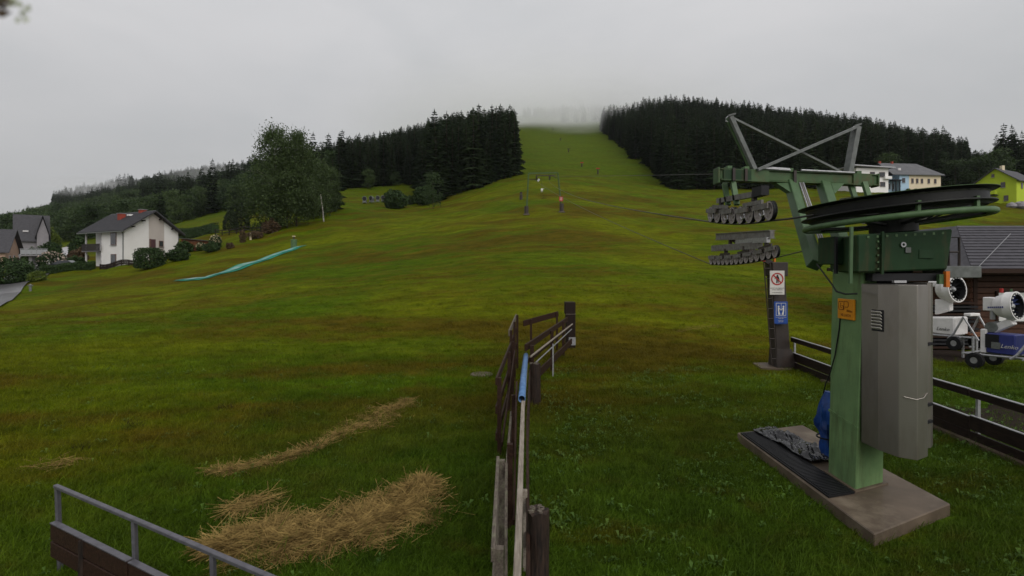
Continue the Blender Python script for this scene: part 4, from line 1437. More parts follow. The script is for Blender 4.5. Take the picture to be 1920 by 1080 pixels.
# ------------------------------------------------------------------ snow guns beside the shed
def snow_gun(label, loc, heading, r, cab_mat, variant):
    """fan snow gun on a wheeled frame; built facing local +X, then turned"""
    R = thing('snow_gun', label, 'snow gun', loc, heading, 'white fan snow guns beside the shed', local=True)
    hz = 2.05 if variant == 1 else 1.95
    up = .10
    ax = Vector((1, 0, up)).normalized()
    c = Vector((0, 0, hz))
    P = lambda t: c + ax * t
    # shell
    L = .54 if variant == 1 else .50
    mb = MB().lathe(P(-L / 2), ax, [(0, r * .60), (.06, r * .74), (.30, r * .93), (L * .6, r * 1.0), (L, r * 1.0), (L + .03, r * 1.02), (L + .03, r * .93)], 36)
    sh = mb.build('barrel', M['gunwhite'], R, smooth=True)
    MB().lathe(P(-L / 2), ax, [(L + .03, r * .93), (L - .03, r * .86), (L * .5, r * .80), (.1, r * .70), (.08, 0)], 36).build('air_duct', M['dark'], sh, smooth=True)
    MB().lathe(P(L / 2 + .012), ax, [(0, r * .93), (.02, r * .93), (.02, r * .80), (0, r * .80)], 36, closed=True).build('nozzle_ring', M['dark'], sh)
    nz = MB()
    d, s, u = basis(ax)
    for k in range(18):
        a = 2 * PI * k / 18
        p = P(L / 2 + .035) + s * (r * .865 * math.cos(a)) + u * (r * .865 * math.sin(a))
        nz.bar(p, p + ax * .03, .035, .035)
    o = nz.build('nozzle', M['white'], sh)
    o['kind'] = 'stuff'
    for k in range(13):
        a = 2 * PI * k / 13
        rd = s * math.cos(a) + u * math.sin(a)
        tg = ax.cross(rd)
        p, q = P(L / 2 - .14) + rd * .10, P(L / 2 - .14) + rd * (r * .76)
        MB().add([p - tg * .01, q - tg * .03 + ax * .10, q + tg * .015 - ax * .02, p + tg * .01],
                 [(0, 1, 2, 3)]).build('vane', M['bluedark' if variant == 2 else 'dark'], sh)
    MB().lathe(P(L / 2 - .25), ax, [(0, .11), (.14, .10), (.20, .05), (.21, 0)], 16).build('hub_cap', M['galv'], sh, smooth=True)
    # motor cowl and steps behind
    if variant == 1:
        MB().box(P(-L / 2 - .12) + Vector((0, 0, .22)), (.42, .36, .20)).build('cowl', M['gunwhite'], sh, bevel=.03)
        MB().box(P(-.15) + Vector((0, 0, r * .93)), (.45, .25, .14)).build('cowl_step', M['gunwhite'], sh, bevel=.02)
        MB().box(P(.05) + Vector((0, 0, r * 1.05)), (.05, .05, .16)).build('sensor', M['gunwhite'], sh)
        mb = MB()
        mb.prism([(-.40, -.10), (.10, -.10), (.10, .10), (-.40, .10)], [hz - r * 2.0, hz - r * 1.6, hz - r * 1.6, hz - r * 2.0], [hz - r * .8] * 4)
        mb.build('yoke', M['gunwhite'], R, bevel=.02)
    else:
        MB().box(P(-L / 2 - .12) + Vector((0, 0, .08)), (.30, .38, .42)).build('cowl', M['gunwhite'], sh, bevel=.02)
        MB().tube([P(-L / 2 - .05) + Vector((0, -.1, -.05)), P(-L / 2 - .05) + Vector((0, -.1, -.4))], .07, 10).build('hose', M['galv'], sh)
        MB().tube([P(-.1) + Vector((0, -.05, r * .98)), P(-.1) + Vector((0, -.05, r * 1.28))], .05, 10).build('red_cap', M['red'], sh)
        MB().tube([P(.12) + Vector((0, .0, r * .98)), P(.12) + Vector((0, .0, r * 1.22))], .03, 8).build('valve', M['greensteel'], sh)
        mb = MB()
        mb.bar((-.30, -.02, hz - r * 1.75), (.18, -.02, hz - r * 1.02), .24, .22)
        mb.build('yoke', M['gunwhite'], R, bevel=.02)
        MB().lathe((-.3, -.02, hz - r * 1.55), (0, 1, 0), [(-.18, 0), (-.18, .16), (.18, .16), (.18, 0)], 18).build('turntable', M['greybar'], R, smooth=True)
        # printed stripe on the shell, seen from the side the camera is on
        for k in range(8):
            q = P(-.26 + k * .05)
            MB().box(q + Vector((0, -r * 1.0, -.02)), (.035, .012, .05)).build('stripe', M['gunblue'], sh)
    # cabinet
    if variant == 1:
        cab = MB().prism([(-.75, -.36), (.42, -.36), (.42, .36), (-.75, .36)], [.46] * 4, [1.02, 1.12, 1.12, 1.02]).build('cabinet', M[cab_mat], R, bevel=.05)
        side = .365
    else:
        cab = MB().box((-.02, 0, .80), (.72, .60, .62)).build('cabinet', M[cab_mat], R, bevel=.03)
        side = .305
        MB().box((-.46, 0, .84), (.15, .58, .74)).build('switch_box', M['gunwhite'], R, bevel=.02)
        MB().box((-.22, -side - .01, .86), (.34, .02, .42)).build('vent', M['dark'], cab)
        MB().box((-.12, -side - .02, .74), (.22, .02, .20)).build('panel', M['greybar'], cab)
    return R, side, hz


def gun_frame(R, variant):
    fr = MB()
    for y in (-.42, .42):
        fr.tube([(-.95, y, .40), (1.05, y * .75, .46)], .035, 8)
    fr.tube([(-.9, -.5, .40), (-.9, .5, .40)], .035, 8)
    fr.tube([(.6, -.5, .42), (.6, .5, .42)], .03, 8)
    f = fr.build('frame', M['galv'], R, smooth=True)
    for y in (-.55, .55):
        w = MB().lathe((.55 if variant == 1 else -.55, y, .24), (0, 1, 0), [(-.07, .10), (-.08, .16), (-.07, .235), (.07, .235), (.08, .16), (.07, .10)], 20).build('wheel', M['rubber'], R, smooth=True)
        MB().lathe((.55 if variant == 1 else -.55, y, .24), (0, 1, 0), [(-.06, 0), (-.06, .14), (.06, .14), (.06, 0)], 16).build('rim', M['galv'], w)
    for y in (-.44, .44):
        lg = [(.72, y * .9, 1.15), (.45, y, .55), (.30, y * 1.1, .36)] if variant == 1 else [(.78, y * .5, 1.22), (.45, y, .55), (.30, y * 1.1, .40)]
        MB().tube(lg, .035, 8).build('brace', M['galv'], R, smooth=True)
        MB().tube([lg[0], (1.15, y * .8, .40)], .03, 8).build('brace', M['galv'], R, smooth=True)
    MB().box((.74, 0, 1.22), (.22, .50, .10)).build('hitch', M['gunwhite'], R, bevel=.02)
    MB().tube([(-.62, -.50, .98), (-.62, -.50, -.05)], .035, 8).build('support_leg', M['galv'], R, smooth=True)
    return f


# gun 1 (left, partly behind the hood) and gun 2 (right): the barrel mouths face the camera side
g1 = Vector((15.55, 19.0, 0))
g1.z = Hs(g1.x, g1.y)
R1, sd, hz1 = snow_gun('white snow gun with white cabinet partly behind the steel hood', g1 + Vector((0, 0, .38)), math.radians(-72), .46, 'gunwhite', 1)
gun_frame(R1, 1)
g2 = Vector((15.20, 16.4, 0))
g2.z = Hs(g2.x, g2.y)
R2, sd2, hz2 = snow_gun('white snow gun with blue cabinet standing on the grass', g2 + Vector((0, 0, .04)), math.radians(-66), .43, 'gunblue', 2)
gun_frame(R2, 2)
ORG[R1.name] = Vector((0, 0, 0))
for R_, x_, z_, m_, s_, y_ in ((R1, .05, .66, 'black', .17, -.375), (R2, .20, .74, 'signwhite', .17, -.32)):
    text(R_, 'Lenko', (x_, y_, z_), s_, (PI / 2, 0, 0), M[m_], shear=.35)
for R_, x_, z_, m_, s_, y_ in ():
    pass


# ------------------------------------------------------------------ shed on the right
def shed():
    d0 = 21.0
    X0, X1 = 18.6, 27.0
    Y0, Y1 = 21.6, 28.5
    ez = 3.10
    base = Hs(18.6, 22)
    R = thing('log_shed', 'brown log shed with violet grey shingle roof behind the snow guns', 'shed', (X0, Y0, base))
    w = MB()
    w.box(((X0 + X1) / 2, (Y0 + Y1) / 2, (base + ez) / 2 - .1), (X1 - X0 - .1, Y1 - Y0 - .1, ez - base + .2))
    w.build('wall', M['dark'], R)
    nlog = 13
    for k in range(nlog):
        z = base + .08 + (k + .5) * (ez - base - .1) / nlog
        h = (ez - base - .1) / nlog
        MB().bar((X0 - .12, Y0 - .02, z), (X1, Y0 - .02, z), .14, h * .93).build('log', M['logwood'], R, bevel=.02)
        MB().bar((X0 - .02, Y0 - .12, z + h * .1), (X0 - .02, Y1, z + h * .1), .14, h * .93).build('log', M['logwood'], R, bevel=.02)
    MB().box((X0 + .05, Y0 - .12, (base + ez) / 2), (.16, .06, ez - base)).build('corner_board', M['brownwood'], R)
    # pale door
    dr = MB().box((X0 + 1.62, Y0 - .14, base + 1.70), (1.30, .06, 1.15)).build('shutter', M['white'], R, bevel=.01)
    MB().box((X0 + 1.62, Y0 - .12, base + 1.70), (1.46, .06, 1.31)).build('shutter_frame', M['brownwood'], R)
    # roof: hipped, courses of shingles
    ex0, ey0 = X0 - 1.15, Y0 - 1.35
    rx0, ry, rz = X0 + 1.6, (Y0 + Y1) / 2 - .8, ez + 1.95
    e0 = Vector((ex0, ey0, ez))
    r0 = Vector((rx0, ry, rz))
    e1 = Vector((X1 + 1, ey0, ez))
    r1 = Vector((X1 + 1, ry, rz))
    b0 = Vector((ex0, Y1 + 1, ez))
    rb = Vector((rx0 + .3, Y1 - 1.5, rz))
    rf = MB()
    t = Vector((0, 0, -.10))
    rf.add([e0, e1, r1, r0, e0 + t, e1 + t, r1 + t, r0 + t], [(0, 1, 2, 3), (7, 6, 5, 4), (0, 4, 5, 1), (1, 5, 6, 2), (3, 2, 6, 7), (0, 3, 7, 4)])
    rf.add([e0, r0, rb, b0, e0 + t, r0 + t, rb + t, b0 + t], [(0, 1, 2, 3), (7, 6, 5, 4), (0, 4, 5, 1), (3, 7, 4, 0), (2, 6, 7, 3)])
    rf.add([r0, r1, Vector((X1 + 1, Y1, ez + .4)), rb], [(0, 1, 2, 3)])
    roof = rf.build('roof', M['shingle'], R)
    nrm = (e1 - e0).cross(r0 - e0).normalized()
    n = 15
    cour = []
    for k in range(n):
        a, b = k / n, (k + 1.12) / n
        lft0, lft1 = e0.lerp(r0, a), e0.lerp(r0, min(b, 1))
        rt0, rt1 = e1.lerp(r1, a), e1.lerp(r1, min(b, 1))
        x = 0.0
        Lr = (rt0 - lft0).length
        mb = MB()
        mb.add([lft0 + nrm * .045, rt0 + nrm * .045, rt1 + nrm * .012, lft1 + nrm * .012, lft0 + nrm * .006, rt0 + nrm * .006],
               [(0, 1, 2, 3), (0, 4, 5, 1)])
        mb.build('shingle_course', M['shingle'], roof)
    MB().bar(e0 + Vector((0, -.02, -.06)), e1 + Vector((0, -.02, -.06)), .05, .17).build('fascia', M['brownwood'], R)
    MB().bar(e0 + Vector((-.02, 0, -.06)), b0 + Vector((-.02, 0, -.06)), .05, .17).build('fascia', M['brownwood'], R)
    return R


shed()
# wire in front of the shed roof
p, q = W(1836, 452, 20.0), W(1828, 506, 19.9)
single(MB().tube([W(1838, 434, 22), W(1816, 482, 20.3), W(1827, 505, 20.0)], .008, 5) if False else MB().tube([W(1895, 438, 23.0), W(1829, 506, 20.1)], .012, 5),
       'roof_cable', M['galv'], 'thin pale cable running down the shingle shed roof', 'cable', tuple(W(1829, 506, 20.1)))


def wood_stack():
    g = Vector((18.0, 21.6, 0))
    x0, x1, y = 16.2, 18.35, 21.3
    z0 = Hs(17, 21.5)
    R = thing('plank_stack', 'dark stack of planks left of the shed wall', 'plank stack', ((x0 + x1) / 2, y, z0))
    for k in range(13):
        dx = random.uniform(-.08, .08)
        MB().box(((x0 + x1) / 2 + dx, y + random.uniform(-.03, .03), z0 + .12 + k * .145), (x1 - x0, .7, .085)).build('plank', M['dark'] if k % 3 else M['brownwood'], R, bevel=.006)
    for xx in (x0 + .25, x1 - .25):
        MB().box((xx, y + .05, z0 + .97), (.09, .55, 1.9)).build('spacer', M['dark'], R)


wood_stack()


def bench_table():
    c = W(1833, 632, 18.6)
    z0 = Hs(c.x, 18.6)
    R = thing('work_bench', 'rough wooden bench with grey legs between the snow guns', 'bench', (c.x, 18.6, z0))
    for k in range(3):
        MB().box((c.x, 18.35 + k * .24, z0 + .86 + k * .015), (.75, .21, .05)).build('plank', M['rustwood'], R, bevel=.005)
    for sx in (-.3, .3):
        for sy in (-.1, .45):
            MB().box((c.x + sx, 18.4 + sy, z0 + .41), (.06, .06, .82)).build('leg', M['galv'], R)
    MB().box((c.x, 18.6, z0 + .45), (.62, .04, .05)).build('rail', M['galv'], R)


bench_table()
# gravel yard by the shed
def yard():
    mb = MB()
    nx, ny = 24, 24
    V, F = [], []
    for j in range(ny):
        for i in range(nx):
            u, v = i / (nx - 1) * 2 - 1, j / (ny - 1) * 2 - 1
            k = math.sqrt(max(u * u, v * v)) / max(math.hypot(u, v), 1e-6)
            a = math.atan2(v, u)
            rr = 1 + .18 * math.sin(3 * a + 1) + .1 * math.sin(7 * a)
            x, y = 16.2 + u * k * 2.6 * rr, 19.7 + v * k * 2.0 * rr
            V.append((x, y, Hs(x, y) + .035 - .06 * max(abs(u), abs(v)) ** 6))
    for j in range(ny - 1):
        for i in range(nx - 1):
            a = j * nx + i
            F.append((a, a + 1, a + nx + 1, a + nx))
    me = MB().add(V, F).mesh('gravel_yard', M['gravel'])
    tag(link('gravel_yard', me), 'dark gravel patch under the snow guns', kind='structure')
    V = []
    for j in range(ny):
        for i in range(nx):
            u, v = i / (nx - 1) * 2 - 1, j / (ny - 1) * 2 - 1
            k = math.sqrt(max(u * u, v * v)) / max(math.hypot(u, v), 1e-6)
            a = math.atan2(v, u)
            rr = 1 + .2 * math.sin(2 * a + 1) + .12 * math.sin(6 * a)
            x, y = 11.0 + u * k * 1.9 * rr, 11.0 + v * k * 1.8 * rr
            V.append((x, y, Hs(x, y) + .03 - .06 * max(abs(u), abs(v)) ** 6))
    me = MB().add(V, F).mesh('gravel_path', M['gravel'])
    tag(link('gravel_path', me), 'dark gravel patch behind the right fence', kind='structure')


yard()


# ------------------------------------------------------------------ houses
def wall_frame(o, ang):
    """local axes of a facade: along, out, up"""
    a = Vector((math.cos(ang), math.sin(ang), 0))
    return a


def window(parent, p, along, out, w, h, frame='whiteframe', mull=1):
    """p = centre on the wall"""
    p, along, out = Vector(p), Vector(along), Vector(out)
    rot = Matrix((along, out, Vector((0, 0, 1)))).transposed()
    f = MB().box(p + out * .02, (w, .10, h), rot).build('window', M[frame], parent)
    n = mull + 1
    for k in range(n):
        cx = -w / 2 + .07 + (w - .14) * (k + .5) / n
        MB().box(p + out * .06 + along * cx, ((w - .14) / n - .05, .05, h - .16), rot).build('pane', M['pane'], f)
    MB().box(p + out * .10 - Vector((0, 0, h / 2 + .03)), (w + .15, .20, .05), rot).build('sill', M['galv'], f)
    return f


def white_house():
    C = ground(233, 499)
    C = Vector((-.727 * 74, 74, 0))
    C.z = CAMZ + .001 * 74
    gdir = Vector((.22, .975, 0)).normalized()
    ldir = Vector((-.88, .47, 0)).normalized()
    gw, ll = 9.0, 10.7
    ezh, rzh = 5.2, 7.95
    R = thing('white_house', 'white two storey house with dark gable roof and brown balcony', 'house', C)
    g0, g1 = C, C + gdir * gw
    l0, l1 = C + ldir * ll, C + ldir * ll + gdir * gw
    zb = C.z - 1.5
    Z = Vector((0, 0, 1))
    gm = g0.lerp(g1, .5)
    lm = l0.lerp(l1, .5)
    up = lambda p, z: Vector((p.x, p.y, C.z + z))
    lo = lambda p: Vector((p.x, p.y, zb))
    # the balcony bay at the far left of the long side is recessed
    rec = ldir * (ll - 4.7)
    dep = gdir * 1.6
    b0 = C + rec
    b1 = b0 + dep
    b2 = l0 + dep
    mb = MB()
    foot = [g0, g1, l1, b2, b1, b0]
    mb.add([lo(p) for p in foot] + [up(p, ezh) for p in foot], [(0, 1, 7, 6), (1, 2, 8, 7), (2, 3, 9, 8), (3, 4, 10, 9), (4, 5, 11, 10), (5, 0, 6, 11)])
    n = len(mb.v)
    mb.add([up(g0, ezh), up(g1, ezh), up(gm, rzh - .15)], [(0, 1, 2)])
    mb.add([up(l0, ezh), up(l1, ezh), up(lm, rzh - .15)], [(0, 1, 2)])
    wl = mb.build('wall', M['render'], R)
    out = Vector((gdir.y, -gdir.x, 0))
    if out.dot(Vector((1, 0, 0))) < 0:
        out = -out
    lout = Vector((-ldir.y, ldir.x, 0))
    if lout.y > 0:
        lout = -lout
    # beige stair strip in the gable
    s0, s1 = g0 + gdir * gw * .425, g0 + gdir * gw * .715
    apex = lambda t: ezh + (rzh - .15 - ezh) * (1 - abs(t - .5) * 2)
    mb = MB()
    pa = [lo(s0) + out * .03, lo(s1) + out * .03, up(s1, apex(.715)) + out * .03, up(gm, apex(.5)) + out * .03, up(s0, apex(.425)) + out * .03]
    mb.add(pa, [(0, 1, 2, 3, 4)])
    mb.build('stair_strip', M['beige'], wl)
    # grey plinth
    for a, b, o_ in ((g0, g1, out), (g0, b0, lout)):
        pz0, pz1 = -1.5, .12 if a is g0 and b is b0 else .1
        mb = MB()
        mb.add([lo(a) + o_ * .04, lo(b) + o_ * .04, up(b, pz1) + o_ * .04, up(a, pz1) + o_ * .04], [(0, 1, 2, 3)])
        mb.build('plinth', M['greyrender'], wl)
    # door strip and window in the gable
    rot = Matrix((gdir, out, Z)).transposed()
    dr = MB().box(up(g0 + gdir * gw * .49, 2.5) + out * .06, (1.0, .08, 2.9), rot).build('door', M['doorred'], R)
    MB().box(up(g0 + gdir * gw * .445, 2.5) + out * .08, (.14, .10, 3.0), rot).build('door_frame', M['winframe'], dr)
    window(R, up(g0 + gdir * gw * .655, 3.35), gdir, out, .75, .9, 'winframe', 0)
    # windows of the long side
    window(R, up(C + ldir * 2.75, 3.85), ldir, lout, 1.5, 1.75, 'winframe', 1)
    window(R, up(C + ldir * 2.75, .95), ldir, lout, 1.4, 1.5, 'winframe', 1)
    # balcony bay: doors, post, parapet, slab
    for z in (3.4, .85):
        window(R, up(b1 + ldir * 1.5, z), ldir, lout, 2.0, 1.9, 'whiteframe', 2)
    rotl = Matrix((ldir, lout, Z)).transposed()
    mid = C + ldir * (ll - 2.35)
    for z0, h in ((2.72, .95),):
        for k in range(5):
            MB().box(up(mid, z0 - .38 + k * .20) + lout * .35, (5.1, .05, .185), rotl).build('balcony_board', M['balcony'], R)
    MB().box(up(mid + gdir * .7, 2.2) + lout * .0, (5.0, 2.0, .16), rotl).build('balcony_slab', M['greyrender'], R)
    for q in (l0 + ldir * (-.12), b0 + ldir * .1):
        MB().box(up(q, 2.6) + lout * -.05, (.18, .18, 5.4), rotl).build('post', M['whiteframe'], R)
    # roof
    ov, ovg = .75, .9
    e = ldir * -ovg
    f = ldir * (ll + .9)
    slope = (rzh - ezh) / (gw / 2)
    def rp(p, side):
        return p
    a0 = up(g0 - gdir * ov, ezh - slope * ov) + e
    a1 = up(g1 + gdir * ov, ezh - slope * ov) + e
    at = up(gm, rzh) + e
    c0 = up(g0 - gdir * ov, ezh - slope * ov) + f
    c1 = up(g1 + gdir * ov, ezh - slope * ov) + f
    ct = up(gm, rzh) + f
    t = Vector((0, 0, .22))
    mb = MB()
    for (p, q, r, s) in ((a0, at, ct, c0), (at, a1, c1, ct)):
        mb.add([p, q, r, s, p + t, q + t, r + t, s + t], [(0, 1, 2, 3), (7, 6, 5, 4), (0, 4, 5, 1), (1, 5, 6, 2), (2, 6, 7, 3), (3, 7, 4, 0)])
    rf = mb.build('roof', M['roofdark'], R)
    for k in range(16):
        # tile courses on the visible slope
        u0 = k / 16
        p, q = a0.lerp(at, u0) + t * 1.0, c0.lerp(ct, u0) + t * 1.0
        nr = (ct - at).cross(a0 - at).normalized()
        if nr.z < 0:
            nr = -nr
        MB().bar(p + nr * .02, q + nr * .02, .10, .04).build('tile_course', M['roofdark'], rf)
    for tt in (.12, .3, .62, .86):
        q = up(g0 + gdir * gw * tt, apex(tt) - .25) - ldir * .05
        MB().bar(q, q + e * .95, .14, .18).build('purlin', M['balcony'], rf)
    MB().bar(a0 + Vector((0, 0, .05)) - gdir * .06, c0 + Vector((0, 0, .05)) - gdir * .06, .14, .14).build('gutter', M['greybar'], rf)
    # downpipes
    MB().tube([a0 + f * .0 + Vector((0, 0, .0)) - e * .6, up(g0, 4.7) + lout * .12 + ldir * .25, up(g0, 4.2) + lout * .10 + ldir * .14, up(g0, -.2) + lout * .10 + ldir * .14], .06, 8).build('downpipe', M['greybar'], R)
    MB().tube([up(g1, 4.6) + out * .1, up(g1, -.2) + out * .1], .06, 8).build('downpipe', M['greybar'], R)
    # chimneys and roof hatch
    for s, hh, gg in ((5.4, 1.25, .30), (2.6, .75, .55)):
        q = up(gm - gdir * gw * (.5 - gg) * (1 if gg < .5 else -.1) + ldir * s, rzh - (slope * gw * max(0, .5 - gg)))
        ch = MB().box(q + Vector((0, 0, hh / 2 - .3)), (.75, .75, hh), rotl).build('chimney', M['brick'], rf)
        MB().box(q + Vector((0, 0, hh - .28)), (.9, .9, .09), rotl).build('chimney_cap', M['greyrender'], ch)
    q = up(gm - gdir * gw * .13 + ldir * 4.2, rzh - slope * gw * .13 + .35)
    MB().box(q, (.7, .5, .25), rotl).build('roof_hatch', M['white'], rf)
    return R, C, gdir, ldir


white_house()


def gable_house(name, label, C, along, L, Wd, ezh, rzh, wallm, roofm, ov=.5, base=2.5, flip=False):
    """house with ridge along 'along', footprint L x Wd starting at corner C; returns root and helpers"""
    C = Vector(C)
    a = Vector(along).normalized()
    b = Vector((-a.y, a.x, 0)) * (-1 if flip else 1)
    R = thing(name, label, 'house', C)
    Z = Vector((0, 0, 1))
    P = lambda s, t, z: C + a * s + b * t + Z * z
    mb = MB()
    foot = [P(0, 0, 0), P(L, 0, 0), P(L, Wd, 0), P(0, Wd, 0)]
    mb.add([p - Z * base for p in foot] + [p + Z * ezh for p in foot], [(0, 1, 5, 4), (1, 2, 6, 5), (2, 3, 7, 6), (3, 0, 4, 7)])
    mb.add([P(0, 0, ezh), P(0, Wd, ezh), P(0, Wd / 2, rzh)], [(0, 1, 2)])
    mb.add([P(L, 0, ezh), P(L, Wd, ezh), P(L, Wd / 2, rzh)], [(0, 1, 2)])
    mb.build('wall', M[wallm], R)
    sl_ = (rzh - ezh) / (Wd / 2)
    t = Z * .2
    mb = MB()
    for side in (0, 1):
        y0 = -ov if side == 0 else Wd + ov
        p, q, r, s = P(-ov, y0, ezh - sl_ * ov), P(L + ov, y0, ezh - sl_ * ov), P(L + ov, Wd / 2, rzh), P(-ov, Wd / 2, rzh)
        mb.add([p, q, r, s, p + t, q + t, r + t, s + t], [(0, 1, 2, 3), (7, 6, 5, 4), (0, 4, 5, 1), (1, 5, 6, 2), (2, 6, 7, 3), (3, 7, 4, 0)])
    rf = mb.build('roof', M[roofm], R)
    return R, P, a, b, rf


def left_houses():
    # pink-beige house at the left frame edge: gable turned to the right
    c = W(10, 506, 92)
    R, P, a, b, rf = gable_house('village_house', 'pink beige house with dark roof at the left edge', (c.x, c.y, c.z), (-.88, -.47, 0), 11, 6.8, 3.6, 7.0, 'pinkrender', 'roofdark', .7, flip=True)
    window(R, P(-.02, 4.2, 1.9), b, -a, .7, 1.4, 'whiteframe', 0)
    window(R, P(-.02, 2.0, 1.9), b, -a, .7, 1.2, 'whiteframe', 0)
    window(R, P(1.6, -.02, 1.3), a, -b, 1.5, 1.8, 'whiteframe', 1)
    MB().box(P(-.25, 5.3, 1.1), (.14, .9, 2.2), Matrix((a, b, Vector((0, 0, 1)))).transposed()).build('door', M['doorred'], R)
    # grey house with steep dark roof
    c = W(30, 487, 112)
    R, P, a, b, rf = gable_house('village_house', 'grey village house with steep roof, skylight and pointed dormer', (c.x, c.y, c.z), (.73, .68, 0), 5.0, 6.5, 4.6, 9.6, 'greyrender', 'roofdark', .5)
    rot = Matrix((a, b, Vector((0, 0, 1)))).transposed()
    MB().box(P(1.5, .75, 6.1), (.9, .5, .35), rot).build('skylight', M['whiteframe'], rf)
    # tall dormer bay with its own pointed roof
    mb = MB()
    mb.box(P(4.2, .3, 2.4), (1.9, 2.4, 6.0), rot)
    mb.add([P(3.25, -.9, 5.4), P(5.15, -.9, 5.4), P(4.2, -.9, 8.8)], [(0, 1, 2)])
    bay = mb.build('dormer', M['greyrender'], R)
    t = Vector((0, 0, .18))
    mb = MB()
    for s in (2.9, 5.5):
        p, q, r, u = P(s, -1.3, 4.6), P(4.2, -1.3, 9.5), P(4.2, 3.2, 9.5), P(s, 3.2, 4.6)
        mb.add([p, q, r, u, p + t, q + t, r + t, u + t], [(0, 1, 2, 3), (7, 6, 5, 4), (0, 4, 5, 1), (1, 5, 6, 2), (2, 6, 7, 3), (3, 7, 4, 0)])
    mb.build('dormer_roof', M['roofdark'], bay)
    window(bay, P(3.9, -.93, 1.9), a, -b, .7, 1.2, 'whiteframe', 0)
    MB().box(P(4.3, -1.1, -.4), (1.5, .8, 2.0), rot).build('brick_base', M['brick'], R)
    # garage with terrace
    c = W(40, 512, 84)
    R = thing('garage', 'grey flat roofed garage with dark open bay and terrace rail', 'garage', c)
    Z = Vector((0, 0, 1))
    MB().box(c + Vector((.6, 3.2, 1.1)), (.5, 4.6, 3.4)).build('wall', M['greyrender'], R)
    MB().box(c + Vector((3.0, 3.4, 1.0)), (1.8, 4.6, 3.2)).build('wall', M['render'], R)
    MB().box(c + Vector((.0, 1.0, .3)), (.6, .25, 2.3)).build('wall', M['render'], R)
    MB().box(c + Vector((1.5, 4.0, 1.1)), (1.4, 2.6, 3.0)).build('dark_bay', M['dark'], R)
    MB().box(c + Vector((1.6, 3.0, 2.78)), (4.6, 5.6, .22)).build('roof_slab', M['greyrender'], R, bevel=.03)
    for k in range(6):
        MB().box(c + Vector((-.5 + k * .84, .4, 3.35)), (.06, .06, 1.0)).build('rail_post', M['galv'], R)
    MB().box(c + Vector((1.6, .4, 3.85)), (4.4, .06, .06)).build('rail', M['galv'], R)
    MB().box(c + Vector((1.6, .42, 3.35)), (4.3, .02, .75)).build('rail_panel', M['galv'], R)


left_houses()


